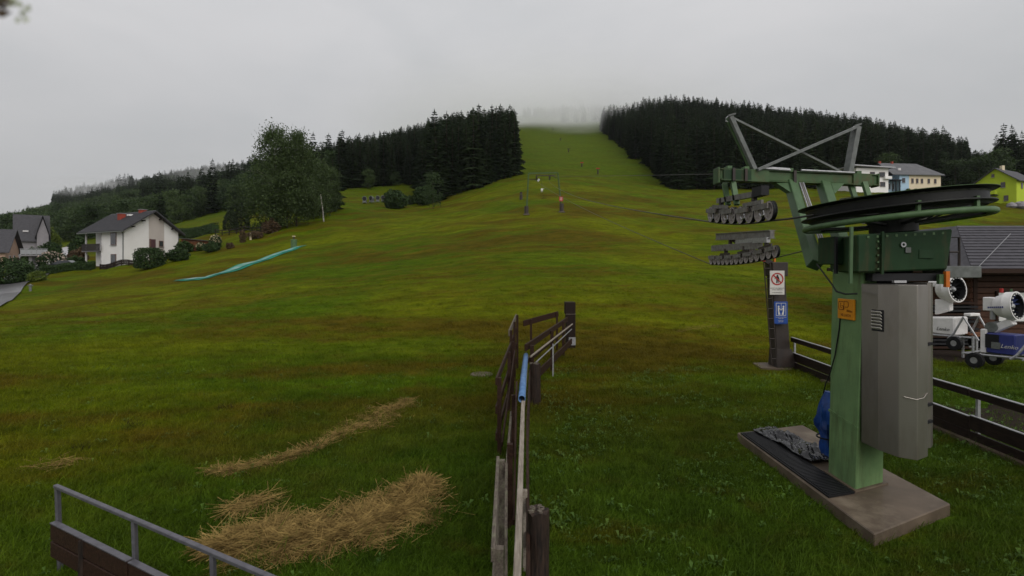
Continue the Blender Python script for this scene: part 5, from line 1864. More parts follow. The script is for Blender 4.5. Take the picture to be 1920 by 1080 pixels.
def right_houses():
    Z = Vector((0, 0, 1))
    # white house with flat lean-to roof
    c = W(1606, 357, 160)
    R = thing('flat_roof_house', 'white house with thin flat roof left of the long grey roof', 'house', c)
    ox = Vector((1, .12, 0)).normalized()
    oy = Vector((-ox.y, ox.x, 0))
    rot = Matrix((ox, oy, Z)).transposed()
    w = MB().box(c + ox * 5.2 + oy * 4 + Z * 3.0, (10.6, 8, 7.6), rot).build('wall', M['render'], R)
    rf = MB().box(c + ox * 4.9 + oy * 3.6 + Z * 7.15, (13.4, 10.0, .28), rot @ Matrix.Rotation(math.radians(2.0), 3, 'Y')).build('roof', M['galv'], R)
    for k in (.25, .5):
        MB().box(c + ox * (11 * k) + oy * 4 + Z * 7.6, (.6, .6, .6), rot).build('chimney', M['greyrender'], rf)
    window(R, c + ox * 5.2 - oy * .02 + Z * 4.9, ox, -oy, 1.6, 1.5, 'winframe', 1)
    window(R, c + ox * 8.4 - oy * .02 + Z * 4.9, ox, -oy, 1.9, 1.5, 'winframe', 1)
    window(R, c + ox * 8.6 - oy * .02 + Z * 2.0, ox, -oy, 1.7, 1.4, 'winframe', 1)
    MB().box(c + ox * 1.2 - oy * .6 + Z * 4.2, (2.4, 1.4, .9), rot).build('balcony', M['balcony'], R)
    MB().box(c + ox * 9.9 - oy * .3 + Z * 3.95, (2.2, 1.0, .8), rot).build('balcony', M['render'], R)
    # long house
    c = W(1673, 356, 164)
    ox = Vector((1, .10, 0)).normalized()
    oy = Vector((-ox.y, ox.x, 0))
    rot = Matrix((ox, oy, Z)).transposed()
    R = thing('long_house', 'long cream and light blue house under a big grey hipped roof', 'house', c)
    P = lambda s, t, z: c + ox * s + oy * t + Z * z
    MB().box(P(9.8, 5, 2.2), (13.0, 10, 5.6), rot).build('wall', M['cream'], R)
    MB().box(P(3.9, 4.4, 2.2), (3.2, 9, 5.5), rot).build('blue_wall', M['blue_render'], R)
    MB().box(P(1.1, 5.6, 2.0), (2.6, 8, 5.0), rot).build('porch_back', M['blue_render'], R)
    MB().box(P(16.32, 4.8, 2.2), (.12, 9.5, 5.4), rot).build('red_edge', M['doorred'], R)
    MB().box(P(1.2, .4, 3.0), (3.4, 2.4, .25), rot).build('porch_roof', M['dark'], R)
    for s in (-.2, .9, 2.2):
        MB().box(P(s, -.4, 1.2), (.22, .22, 3.4), rot).build('porch_post', M['dark'], R)
    window(R, P(.4, 1.56, 1.3), ox, -oy, .8, 1.8, 'whiteframe', 0)
    window(R, P(1.6, 1.56, 1.3), ox, -oy, .8, 1.8, 'whiteframe', 0)
    window(R, P(3.7, -.14, 3.0), ox, -oy, .9, 1.4, 'winframe', 1)
    for s in (6.7, 8.3, 9.9, 12.2, 14.4):
        window(R, P(s, -.04, 2.9), ox, -oy, .75, 1.4, 'winframe', 1)
    for s in (4.6, 7.0, 9.4, 11.5):
        MB().lathe(P(s, -.8, -.2), (0, 0, 1), [(0, .5), (.3, .6), (.55, .35), (.6, 0)], 8).build('flower_tub', M['hedge'], R)
    e = [P(-.6, -.8, 4.55), P(17.0, -.8, 4.55), P(17.0, 11, 4.55), P(-.6, 11, 4.55)]
    r = [P(-.6, 5, 9.0), P(12.6, 5, 9.0)]
    mb = MB()
    t = Z * .22
    mb.add([e[0], e[1], r[1], r[0], e[0] + t, e[1] + t, r[1] + t, r[0] + t], [(0, 1, 2, 3), (7, 6, 5, 4), (0, 4, 5, 1), (3, 2, 6, 7), (0, 3, 7, 4)])
    mb.add([e[1] + t, e[2] + t, r[1] + t], [(0, 1, 2)])
    mb.add([e[2] + t, e[3] + t, r[0] + t, r[1] + t], [(0, 1, 2, 3)])
    mb.add([e[1], e[1] + t, e[2] + t, e[2]], [(0, 1, 2, 3)])
    rf = mb.build('roof', M['roofgrey'], R)
    MB().box(P(3.3, 1.2, 6.6), (.9, .5, .7), rot).build('skylight', M['whiteframe'], rf)
    for s in (0, 4.2):
        MB().box(P(s, 5, 9.3), (.6, .6, .9), rot).build('chimney', M['brick'], rf)
    # lime green house
    c = W(1906, 381, 132)
    R, P, a, b, rf = gable_house('lime_house', 'lime green house with brown gable roof at the right edge', c, (.88, .47, 0), 12, 8.2, 6.0, 9.2, 'limegreen', 'roofdark', .7)
    ch = MB().box(P(3.5, 4.0, 9.6), (.7, .7, 1.3)).build('chimney', M['cream'], rf)
    for t_, z in ((6.6, 4.6), (2.6, 4.9), (2.0, 1.5), (4.6, 7.5)):
        window(R, P(-.03, t_, z), b, -a, .9 if z < 7 else .6, 1.35 if z < 7 else .8, 'winframe', 1)
    bl = MB().box(P(-.7, 6.0, 3.1), (1.5, 4.6, .9), Matrix((a, b, Z)).transposed()).build('balcony', M['limegreen'], R)
    MB().box(P(-.5, 5.6, 2.4), (1.4, 4.2, .14), Matrix((a, b, Z)).transposed()).build('balcony_slab', M['roofdark'], R)
    window(R, P(3.0, -.03, 4.6), a, -b, 1.0, 1.3, 'winframe', 1)
    # pale boulders in front of it
    for i, (px, py, s) in enumerate(((1896, 379, 1.0), (1914, 380, 1.3))):
        g = W(px, py, 124)
        me = blob_mesh('boulder', .9 * s, M['greyrender'], .25, 12, 7)
        o = link('boulder', me, None, (g.x, g.y, Hs(g.x, g.y) + .5 * s))
        tag(o, ('smaller grey boulder left below the lime green house', 'larger grey boulder under the lime green house')[i], 'boulder')


def blob_mesh(name, r, m, rough, n=16, k=10, squash=(1, 1, .8)):
    V, F = [], []
    ph = [random.uniform(0, 6) for _ in range(6)]
    for j in range(k + 1):
        th = PI * j / k
        for i in range(n):
            a = 2 * PI * i / n
            rr = r * (1 + rough * (.5 * math.sin(2 * a + ph[0] + th) + .3 * math.sin(3 * a + ph[1] + 2 * th) + .3 * math.sin(5 * th + ph[2] + a)))
            V.append((rr * math.sin(th) * math.cos(a) * squash[0], rr * math.sin(th) * math.sin(a) * squash[1], rr * math.cos(th) * squash[2]))
    for j in range(k):
        for i in range(n):
            F.append((j * n + i, (j + 1) * n + i, (j + 1) * n + (i + 1) % n, j * n + (i + 1) % n))
    return MB().add(V, F).mesh(name, m, smooth=True)


right_houses()


# ------------------------------------------------------------------ parked car (mostly behind the bank)
def car():
    g = W(126, 514, 79)
    z0 = Hs(g.x, 79)
    R = thing('parked_car', 'dark parked car behind the grass bank by the white house', 'car', (g.x, 79, z0), math.radians(12), local=True)
    prof = [(-2.1, .35), (-2.12, .75), (-1.55, .95), (-.85, 1.42), (.45, 1.45), (1.15, .98), (2.0, .80), (2.12, .55), (2.1, .35)]
    mb = MB()
    w = .85
    n = len(prof)
    ins = lambda z: w * (1 if z < 1.0 else .80)
    vs = [(x, -ins(z), z) for x, z in prof] + [(x, ins(z), z) for x, z in prof]
    mb.add(vs, [tuple(range(n)), tuple(range(2 * n - 1, n - 1, -1))] + [(i, i + n, (i + 1) % n + n, (i + 1) % n) for i in range(n)])
    mb.build('body', M['carpaint'], R, bevel=.05)
    for x in (-1.3, 1.3):
        for y in (-.8, .8):
            wh = MB().lathe((x, y, .33), (0, 1, 0), [(-.1, .16), (-.1, .33), (.1, .33), (.1, .16)], 16).build('wheel', M['rubber'], R)
            MB().lathe((x, y, .33), (0, 1, 0), [(-.105, 0), (-.105, .2), (.105, .2), (.105, 0)], 12).build('rim', M['galv'], wh)
    for s in (-1, 1):
        MB().add([(-.80, s * .745, 1.02), (.95, s * .745, 1.02), (.38, s * .70, 1.38), (-.72, s * .70, 1.38)], [(0, 1, 2, 3)]).build('side_window', M['pane'], R)
        MB().box((2.06, s * .55, .68), (.12, .32, .14)).build('headlight', M['white'], R)
    MB().add([(.50, -.64, 1.41), (.50, .64, 1.41), (1.12, .72, 1.01), (1.12, -.72, 1.01)], [(0, 1, 2, 3)]).build('windscreen', M['pane'], R)


car()


# ------------------------------------------------------------------ vegetation
def spruce_crown(name, seed, lean=0.0, full=1.0, nwh=30, m='spruce'):
    """unit-height spruce crown: whorls of drooping, ragged boughs made of small faces"""
    rg = np.random.default_rng(seed)
    Q = []
    base = .07
    for k in range(nwh):
        t = base + (.985 - base) * (k + rg.uniform(-.3, .3)) / nwh
        t = min(max(t, base), .985)
        R = (.150 * full) * (1 - t) ** .62 * (1 + .22 * math.sin(k * 2.1 + seed)) + .008
        if t < .16:
            R *= .55 + 2.8 * t
        nb = max(5, int(9 * (1 - t) + 4))
        a0 = rg.uniform(0, 6.28)
        for j in range(nb):
            a = a0 + 2 * PI * j / nb + rg.uniform(-.25, .25)
            r = R * rg.uniform(.62, 1.22)
            droop = (.30 + .25 * (1 - t)) * r
            d = np.array([math.cos(a), math.sin(a), 0.])
            s = np.array([-math.sin(a), math.cos(a), 0.])
            root = np.array([0, 0, t]) + d * .004
            tip = root + d * r + np.array([0, 0, -droop + .15 * r])
            mid = root + d * r * .55 + np.array([0, 0, -droop * .42 + .06 * r])
            w = .24 * r + .004
            z = np.array([0, 0, 1.])
            Q.append([root, mid + s * w - z * .06 * r, tip, mid - s * w - z * .06 * r])
            # hanging curtain of twigs
            Q.append([root, mid + z * .02 * r, tip, mid - z * (.22 * r + .006)])
            for e in range(2):
                f = rg.uniform(.3, .9)
                p = root + (tip - root) * f
                sg = rg.choice([-1, 1])
                q = p + (d * .5 + s * sg) * r * .30 * (1.1 - f) - z * .10 * r
                Q.append([p, (p + q) / 2 + z * .05 * r, q, (p + q) / 2 - z * .07 * r])
    # leader
    for a in (0, 1.57):
        d = np.array([math.cos(a), math.sin(a), 0.]) * .006
        Q.append([np.array([0, 0, .955]) - d, np.array([0, 0, 1.]), np.array([0, 0, .955]) + d, np.array([0, 0, .93])])
    Q = np.array(Q)
    # keep the bough thickness ragged
    Q += rg.normal(0, .0025, Q.shape)
    return quads_mesh(name, Q, M[m])


def trunk_mesh(name, r, h, m='bark', n=7):
    return MB().tube([(0, 0, -.02), (0.003, 0, h * .4), (0, .003, h)], r, n, r2=r * .2).mesh(name, M[m], smooth=True)


SPR = [spruce_crown('crown', 10 + i, full=f, nwh=n) for i, (f, n) in enumerate(((1.0, 30), (.85, 34), (1.2, 28), (.95, 32), (1.08, 26), (.75, 32)))]
TRK = trunk_mesh('trunk', .012, .9)


def broad_crown(name, seed, m='leaf', n=2600, leaf=.035, clumps=38, shape=None, droop=.2, low=.12, mats=None):
    """unit-height broadleaf crown: leaves gathered in clumps round limb ends"""
    global RNG
    keep = RNG
    RNG = np.random.default_rng(seed)
    C = []
    per = n // clumps
    for k in range(clumps):
        t = RNG.uniform(low, .97)
        R = shape(t) if shape else .30 * math.sqrt(max(0, 1 - ((t - .52) / .52) ** 2))
        a = RNG.uniform(0, 6.28)
        rr = R * math.sqrt(RNG.uniform(.25, 1))
        c = np.array([rr * math.cos(a), rr * math.sin(a), t])
        cs = RNG.uniform(.035, .085)
        pts = RNG.normal(0, 1, (per, 3)) * np.array([cs, cs, cs * .7])
        pts[:, 2] -= droop * (pts[:, 0] ** 2 + pts[:, 1] ** 2) / cs * .5
        C.append(c + pts)
    C = np.concatenate(C)
    C[:, 2] = np.maximum(C[:, 2], low * .5)
    Q = leaf_quads(C, leaf, droop=droop)
    RNG = keep
    return quads_mesh(name, Q, mats or M[m])


BRO = [broad_crown('crown', 60 + i, leaf=.024, n=2400) for i in range(3)]


def plant_tree(name, label, cat, px, py, top, crown_me, trunk_me, group=None, wide=1.0, d=None, rot=None):
    """tree whose foot and top are seen at (px, py) and (px, top)"""
    g = ground(px, py) if d is None else Vector(((px - CX) / FPX * d, d, Hs((px - CX) / FPX * d, d)))
    h = (py - top) / FPX * g.y
    R = thing(name, label, cat, g, rot if rot is not None else random.uniform(0, 6.28), group, local=True)
    link('crown', crown_me, R, (0, 0, 0), None, (h * wide, h * wide, h))
    link('trunk', trunk_me, R, (0, 0, 0), None, (h, h, h))
    return R, h


# ---- forest positions
def poisson(cands, rmin):
    grid, out = {}, []
    for c in cands:
        x, y = c[0], c[1]
        rm = rmin(y)
        key = (int(x // 6), int(y // 6))
        ok = True
        for i in (-1, 0, 1):
            for j in (-1, 0, 1):
                for q in grid.get((key[0] + i, key[1] + j), ()):
                    if (q[0] - x) ** 2 + (q[1] - y) ** 2 < rm * rm:
                        ok = False
                        break
        if ok:
            grid.setdefault(key, []).append(c)
            out.append(c)
    return out


def edge_d(pts):
    """front edge of a wood given as pixel points -> function px -> depth"""
    P = [(px, ground(px, py).y) for px, py in pts]
    xs, ds = [p[0] for p in P], [p[1] for p in P]
    return lambda px: float(np.interp(px, xs, ds))


left_edge = edge_d([(636, 357), (700, 351), (786, 346)])
left_near = edge_d([(786, 388), (800, 386), (870, 362), (920, 346), (966, 331)])


def in_left(px, d):
    if px < 632 or px > 966:
        return False
    if px < 788:
        return d > left_edge(px)
    return d > left_near(px)


right_pts = [(1246, 357), (1300, 356), (1400, 355), (1500, 354), (1600, 350), (1700, 350), (1790, 351), (1850, 352), (1930, 356), (2100, 356)]
right_edge = edge_d(right_pts)


def right_left_bound(d):
    # left limit of the right-hand wood along the ski slope
    return float(np.interp(d, [185, 200, 240, 262, 300, 380, 460, 560], [1246, 1240, 1214, 1190, 1170, 1150, 1132, 1128]))


def in_right(px, d):
    if px < right_left_bound(d) or px > 2080:
        return False
    if px < 1246:
        return True
    return d > right_edge(px)


def gen(pxlo, pxhi, dlo, dhi, n, test):
    out = []
    px = RNG.uniform(pxlo, pxhi, n)
    d = np.sqrt(RNG.uniform(dlo ** 2, dhi ** 2, n))
    for p, q in zip(px, d):
        if test(p, q):
            x = (p - CX) / FPX * q
            out.append((x, q, p))
    return out


left_trees = poisson(gen(630, 968, 120, 460, 9000, in_left), lambda y: 3.6 if y < 260 else 4.4)
right_trees = poisson(gen(1120, 2080, 170, 520, 16000, in_right), lambda y: 4.2 if y < 240 else 5.2)


def clear_of_houses(x, y):
    for hx, hy, r in ((105, 165, 13), (124, 170, 16), (129, 138, 13)):
        if (x - hx) ** 2 + (y - hy) ** 2 < r * r:
            return False
    return True


def tree_h(x, y, base=20.0):
    return base * (1 + .13 * math.sin(x * .9 + y * 1.7) + .10 * math.sin(x * 3.1 - y * 2.3) + .05 * math.sin(7 * x))


forest_rest = []


def plant_forest(trees, nmax, label, group, hfun):
    trees = [t for t in trees if clear_of_houses(t[0], t[1])]
    # what shows largest: nearest in their direction first
    colmin = {}
    scored = []
    for x, y, px in trees:
        h = hfun(x, y, px)
        z = Hs(x, y)
        top = CY - FPX * (z + h - CAMZ) / y
        scored.append([y, x, px, h, z, top])
    scored.sort()
    vis = []
    for s in scored:
        c = int(s[2] // 5)
        hid = min(colmin.get(c + k, 9999) for k in (-1, 0, 1))
        show = hid - s[5]
        vis.append((show if hid < 9999 else 60, s))
        for k in (-1, 0, 1):
            colmin[c + k] = min(colmin.get(c + k, 9999), s[5] + 6)
    order = sorted(range(len(vis)), key=lambda i: -min(vis[i][0], 60))
    keep = set(order[:nmax])
    proto = None
    for i, (sh, (y, x, px, h, z, top)) in enumerate(vis):
        if i in keep:
            R = thing('spruce_tree', label, 'spruce tree', (x, y, z - .1), random.uniform(0, 6.28), group, local=True)
            wd = h * random.uniform(.85, 1.15)
            link('crown', random.choice(SPR), R, (0, 0, 0), None, (wd, wd, h))
            link('trunk', TRK, R, (0, 0, 0), None, (h, h, h))
        else:
            forest_rest.append((x, y, z - .2, h, 0))


def hl(x, y, px):
    f = tree_h(x, y, 20.5)
    if px < 788:
        f *= .92
    if px > 900:
        f *= .97
    return f


def hr(x, y, px):
    f = tree_h(x, y, 21.0)
    if 1815 < px < 1865:
        f *= .62
    elif px > 1780:
        f *= .92
    elif px < 1200:
        f *= .92
    return f


plant_forest(left_trees, 125, 'dark spruce in the wood on the left side of the ski slope', 'spruces left of the ski slope', hl)
plant_forest(right_trees, 160, 'dark spruce in the wood on the right side of the ski slope', 'spruces right of the ski slope', hr)

# hazy trees beyond the crest of the slope
for x, y, px in gen(880, 958, 640, 1000, 90, lambda p, d: True) + gen(975, 1048, 900, 1060, 30, lambda p, d: True) + gen(1048, 1200, 640, 1000, 120, lambda p, d: True):
    forest_rest.append((x, y, Hs(x, y) - .2, tree_h(x, y, 19), 1))


def gn_instances(name, label, pts, protos, kind='stuff', pick=None):
    """one object: points carrying scale / rotation, instanced prototypes"""
    n = len(pts)
    me = bpy.data.meshes.new(name)
    me.vertices.add(n)
    A = np.array([p[:3] for p in pts], dtype=np.float32)
    me.vertices.foreach_set('co', A.ravel())
    sc = me.attributes.new('iscale', 'FLOAT_VECTOR', 'POINT')
    sc.data.foreach_set('vector', np.array([p[3] for p in pts], dtype=np.float32).ravel())
    ro = me.attributes.new('irot', 'FLOAT_VECTOR', 'POINT')
    ro.data.foreach_set('vector', np.array([p[4] for p in pts], dtype=np.float32).ravel())
    ix = me.attributes.new('iidx', 'INT', 'POINT')
    ix.data.foreach_set('value', np.array([p[5] for p in pts], dtype=np.int32))
    o = link(name, me)
    tag(o, label, kind=kind)
    ng = bpy.data.node_groups.new(name + '_nodes', 'GeometryNodeTree')
    ng.interface.new_socket('Geometry', in_out='INPUT', socket_type='NodeSocketGeometry')
    ng.interface.new_socket('Geometry', in_out='OUTPUT', socket_type='NodeSocketGeometry')
    N, L = ng.nodes, ng.links
    gi, go = N.new('NodeGroupInput'), N.new('NodeGroupOutput')
    jn = N.new('GeometryNodeJoinGeometry')
    objs = []
    for k, pm in enumerate(protos):
        po = bpy.data.objects.new(name + '_source', pm)
        objs.append(po)
    # Join Geometry puts the last link first: link in reverse
    for po in reversed(objs):
        oi = N.new('GeometryNodeObjectInfo')
        oi.inputs['Object'].default_value = po
        oi.inputs['As Instance'].default_value = True
        L.new(oi.outputs['Geometry'], jn.inputs[0])
    ip = N.new('GeometryNodeInstanceOnPoints')
    ip.inputs['Pick Instance'].default_value = True
    L.new(gi.outputs[0], ip.inputs['Points'])
    L.new(jn.outputs[0], ip.inputs['Instance'])

    def attr(nm, typ):
        a = N.new('GeometryNodeInputNamedAttribute')
        a.data_type = typ
        a.inputs['Name'].default_value = nm
        return a.outputs['Attribute']
    L.new(attr('iscale', 'FLOAT_VECTOR'), ip.inputs['Scale'])
    er = N.new('FunctionNodeEulerToRotation')
    L.new(attr('irot', 'FLOAT_VECTOR'), er.inputs[0])
    L.new(er.outputs[0], ip.inputs['Rotation'])
    L.new(attr('iidx', 'INT'), ip.inputs['Instance Index'])
    L.new(ip.outputs[0], go.inputs[0])
    md = o.modifiers.new('instances', 'NODES')
    md.node_group = ng
    return o


pts = []
for x, y, z, h, k in forest_rest:
    w = h * random.uniform(.85, 1.2)
    pts.append((x, y, z, (w, w, h), (0, 0, random.uniform(0, 6.28)), random.randrange(3)))
gn_instances('forest', 'dense dark spruce forest on both sides of the ski slope', pts, SPR[:3])

# far wooded ridge on the left, spruce above and broadleaf wood at its foot
ridge = []
valley = edge_d([(-60, 470), (0, 470), (120, 462), (240, 446), (330, 420), (400, 409), (440, 402), (470, 398)])


def in_ridge(px, d):
    if px < -40 or px > 640:
        return False
    lim = 190 + 40 * math.sin(px * .02)
    if px < 99 and d > 640:
        return False
    return d > max(lim, 205 if px < 470 else 150)


cand = gen(-60, 640, 190, 1050, 60000, in_ridge)
for x, y, px in poisson(cand, lambda y: 5.2 if y < 420 else 5.95):
    z = Hs(x, y)
    if y < (430 if px < 260 else 330) and random.random() < (1 if px < 260 else .75) or random.random() < .12 or (px < 99 and y > 380 and random.random() < .8):
        h = random.uniform(9, 15) * (1.35 if y > 380 else 1)
        ridge.append((x, y, z - .5, (h * 1.05, h * 1.05, h), (0, 0, random.uniform(0, 6.28)), 3 + random.randrange(3)))
    else:
        h = tree_h(x, y, 25 if (px < 250 and y > 780) else 19) * random.uniform(.72, 1.28)
        ridge.append((x, y, z - .5, (h * 1.15, h * 1.15, h), (0, 0, random.uniform(0, 6.28)), random.randrange(3)))
gn_instances('wooded_ridge', 'far wooded ridge behind the village', ridge, SPR[3:] + BRO)

# broadleaf trees along the foot of the woods
k = 0
for px, py, top, lab, wd in ((812, 392, 326, 'pale green broadleaf tree at the foot of the left spruce wood', .9),
                             (690, 355, 318, 'small green broadleaf tree at the left wood edge', 1.0),
                             (742, 349, 322, 'low broadleaf tree near the upper meadow edge', 1.1),
                             (1668, 352, 288, 'tall broadleaf tree behind the long grey roof', 1.0),
                             (1792, 352, 300, 'broad green tree right of the long house', 1.15),
                             (1756, 350, 284, 'broadleaf tree just right of the hipped roof', 1.0),
                             (1836, 354, 296, 'rounded tree left of the lime green house', 1.15),
                             (1868, 356, 280, 'dark broadleaf tree behind the lime green house', 1.0),
                             (1150, 249, 224, 'small broadleaf tree at the upper right edge of the slope', 1.0)):
    plant_tree('broadleaf_tree', lab, 'tree', px, py, top, BRO[k % 3], TRK, wide=wd, group='broadleaf trees at the wood edges')
    k += 1

# ---- the big birch group left of the slope
def limb_tree(name, h, r, seed, m, nl=9, spread=.22):
    rg = random.Random(seed)
    mb = MB()
    mb.tube([(0, 0, -.1), (.01 * h, 0, .35 * h), (0, .012 * h, .7 * h), (.005 * h, 0, .96 * h)], r, 8, r2=r * .15)
    for k in range(nl):
        t = .30 + .6 * k / nl
        a = rg.uniform(0, 6.28)
        L_ = spread * h * (1.15 - t) * rg.uniform(.8, 1.3)
        p = Vector((0, 0, t * h))
        q = p + Vector((math.cos(a) * L_ * .6, math.sin(a) * L_ * .6, L_ * .7))
        e = p + Vector((math.cos(a) * L_ * 1.2, math.sin(a) * L_ * 1.2, L_ * .85))
        mb.tube([p, q, e], r * .35 * (1.1 - t), 5, r2=r * .06)
    return mb.mesh(name, M[m], smooth=True)


def birch_shape(t):
    return float(np.interp(t, [.08, .2, .4, .6, .75, .88, 1.0], [.26, .31, .31, .29, .24, .15, .05]))


def open_crown(name, seed, n, clumps, leaf, shape, low, m, cs=(.03, .06)):
    global RNG
    keep = RNG
    RNG = np.random.default_rng(seed)
    C = []
    per = n // clumps
    for k in range(clumps):
        t = low + (.98 - low) * RNG.uniform(0, 1) ** .85
        R = shape(t)
        a = RNG.uniform(0, 6.28)
        rr = R * math.sqrt(RNG.uniform(.12, 1))
        c = np.array([rr * math.cos(a), rr * math.sin(a), t])
        s = RNG.uniform(*cs)
        p = RNG.normal(0, 1, (per, 3)) * np.array([s, s, s * .75])
        # drooping strands
        st = RNG.random(per) < .35
        p[st, 2] -= RNG.uniform(0, .05, st.sum())
        p[st, :2] *= .6
        C.append(c + p)
    C = np.concatenate(C)
    C = C[C[:, 2] > low * .3]
    Q = leaf_quads(C, leaf, droop=.35)
    RNG = keep
    return quads_mesh(name, Q, M[m])


def birch_group():
    grp = 'trees of the birch group left of the slope'
    T = (
        # px, py, top, width, kind, label
        (516, 431, 240, .80, 'birch', 'tall birch with sparse top and white trunk, left in the big tree group'),
        (556, 424, 250, .82, 'birch', 'tall birch with dense crown in the middle of the big tree group'),
        (498, 434, 340, 1.0, 'bush', 'low dense broadleaf tree at the left foot of the birches'),
        (538, 427, 320, 1.05, 'bush', 'dark broadleaf tree in front of the middle birch'),
        (588, 410, 300, .9, 'bush', 'dense broadleaf tree between the birches and the spruces'),
        (620, 398, 318, .72, 'bush', 'bushy tree at the right end of the birch group'),
        (603, 404, 283, 1.25, 'spruce', 'spruce rising behind the right end of the birch group'),
        (624, 398, 287, 1.15, 'spruce', 'smaller spruce at the far right of the birch group'),
    )
    for i, (px, py, top, wd, kind, lab) in enumerate(T):
        g = ground(px, py)
        if kind == 'spruce':
            plant_tree('spruce_tree', lab, 'spruce tree', px, py, top, SPR[(2, 4)[i % 2]], TRK, group=grp, wide=wd, d=g.y + 6)
            continue
        h = (py - top) / FPX * g.y
        R = thing('birch_tree' if kind == 'birch' else 'broadleaf_tree', lab, 'tree', g, random.uniform(0, 6), grp, local=True)
        if kind == 'birch':
            c = open_crown('crown', 200 + i, 17000, 130, .0105, birch_shape, .14, 'birchleaf')
            tm = limb_tree('trunk', h, .15, 300 + i, 'birchbark' if i == 0 else 'bark', 14, .30)
        else:
            c = open_crown('crown', 200 + i, 10500, 70, .017, lambda t: .34 * math.sqrt(max(.02, 1 - ((t - .45) / .56) ** 2)), .05, 'birchleaf', (.05, .09))
            tm = limb_tree('trunk', h, .14, 300 + i, 'bark', 8)
        link('crown', c, R, (0, 0, 0), None, (h * wd, h * wd, h))
        link('trunk', tm, R)
    # bare white stem leaning out of the group
    p, q = W(607, 397, 92), W(601, 364, 92.5)
    p = Vector((p.x, p.y, Hs(p.x, p.y)))
    single(MB().tube([p, p.lerp(q, .5) + Vector((.05, 0, 0)), q], .13, 7, r2=.07), 'bare_stem', M['birchbark'], 'bare white birch stem leaning at the right of the tree group', 'tree', tuple(p))


birch_group()


def bush(label, px, py, w, h, m, cat='bush', name='bush', leaf=.10, n=1500, flowers=None, group=None, clip=False, dark=None, d=None):
    """rounded bush, w x h metres"""
    g = ground(px, py) if d is None else Vector(((px - CX) / FPX * d, d, Hs((px - CX) / FPX * d, d)))
    R = thing(name, label, cat, g, random.uniform(0, 6.28) if not clip else 0, group, local=True)
    n = int(n * 1.9)
    leaf = leaf * 1.2
    dirs = rand_dirs(n)
    lump = 1 + .16 * np.sin(dirs[:, 0] * 5 + px) * np.sin(dirs[:, 1] * 6 + py) + .10 * np.sin(dirs[:, 2] * 9 + dirs[:, 0] * 7)
    if clip:
        lump = 1 + .03 * np.sin(dirs[:, 0] * 9)
        p = np.abs(dirs) ** 1.0
        e = (np.abs(dirs[:, :3]) ** 4).sum(1) ** .25
        dirs = dirs / np.maximum(e, .3)[:, None] * .88
    rad = RNG.uniform(.45, 1, n) ** .5 * lump
    C = dirs * rad[:, None] * np.array([w / 2, w / 2, h * .58]) + np.array([0, 0, h * .42])
    C[:, 2] = np.abs(C[:, 2]) + .02
    link('foliage', quads_mesh('foliage', leaf_quads(C, leaf), M[m]), R)
    if flowers:
        k = n // 10
        dd = rand_dirs(k)
        dd[:, 2] = np.abs(dd[:, 2])
        C = dd * np.array([w / 2, w / 2, h * .56]) * RNG.uniform(.85, 1.06, (k, 1)) + np.array([0, 0, h * .46])
        link('blossom', quads_mesh('blossom', leaf_quads(C, leaf * .95), M[flowers]), R)
    MB().tube([(0, 0, -.05), (.02, 0, h * .4), (0, .02, h * .7)], max(.03, .03 * w), 6, r2=.01)
    link('stem', MB().tube([(0, 0, -.05), (.02, 0, h * .4), (0, .02, h * .7)], max(.03, .03 * w), 6, r2=.01).mesh('stem', M['bark']), R)
    return R


# bushes on the slope by the left wood
bush('round dark bush right of the parked snow machines', 741, 391, 5.6, 4.3, 'hedge', leaf=.22, n=2200)
bush('round dark bush at the corner of the left spruce wood', 797, 383, 5.8, 4.6, 'hedge', leaf=.22, n=2200)
bush('small green bush between the two round dark bushes', 770, 384, 2.8, 2.4, 'leaf', leaf=.18, n=700)
# by the white house
bush('clipped dark bush at the corner of the white house', 281, 503, 3.4, 2.7, 'hedge', leaf=.10, n=2600, clip=True)
bush('loose bush right of the white house', 334, 489, 2.6, 1.6, 'hedge', leaf=.11, n=1300)
bush('second loose bush right of the white house, higher up', 346, 474, 2.4, 1.7, 'hedge', leaf=.11, n=1300)
bush('cream flowering bush in front of the rust brown shelter', 378, 470, 1.5, 1.2, 'leaf', flowers='creamflower', leaf=.09, n=800)
bush('tall cream flowering bush at the right end of the rust brown shelter', 404, 466, 1.6, 2.0, 'hedge', flowers='creamflower', leaf=.10, n=900)
bush('dark bush below the rust brown shelter', 397, 472, 2.2, 1.3, 'hedge', leaf=.1, n=900)
bush('small reddish shrub on the lawn under the thujas', 431, 466, 1.1, .8, 'rustleaf', leaf=.08, n=400)
bush('low brown shrub by the pale post', 478, 447, 2.4, 1.1, 'rustleaf', leaf=.1, n=700)
bush('thin dark upright shrub on the lawn', 455, 455, .9, 1.9, 'rustleaf', leaf=.08, n=500)
bush('dark brown bush at the end of the dark rail fence', 508, 438, 2.6, 2.2, 'rustleaf', leaf=.14, n=900)
# village side
bush('large dark hedge bush at the left frame edge', 16, 533, 5.6, 3.2, 'hedge', leaf=.13, n=3000)
bush('dark hedge bush beside the garage drive', 42, 520, 2.2, 2.0, 'hedge', leaf=.12, n=1300)
bush('yellow green shrub at the road bend', 70, 527, 1.9, 1.2, 'lightleaf', leaf=.09, n=900)
bush('pink flowering shrub beside the village road', 97, 508, 3.6, 2.9, 'leaf', flowers='flower', leaf=.13, n=1500)
bush('light green bush beside the grey house', 90, 472, 4.4, 6.0, 'lightleaf', leaf=.25, n=1500, d=122)
bush('green bush on the garage terrace', 62, 486, 3.4, 2.8, 'leaf', leaf=.16, n=1200, d=96)
bush('dark bush left of the pale side road', 96, 484, 3.5, 3.4, 'hedge', leaf=.2, n=1200, d=104)
bush('rust brown bush left of the white house balcony', 146, 490, 2.6, 2.4, 'rustleaf', leaf=.14, n=1100, d=88)
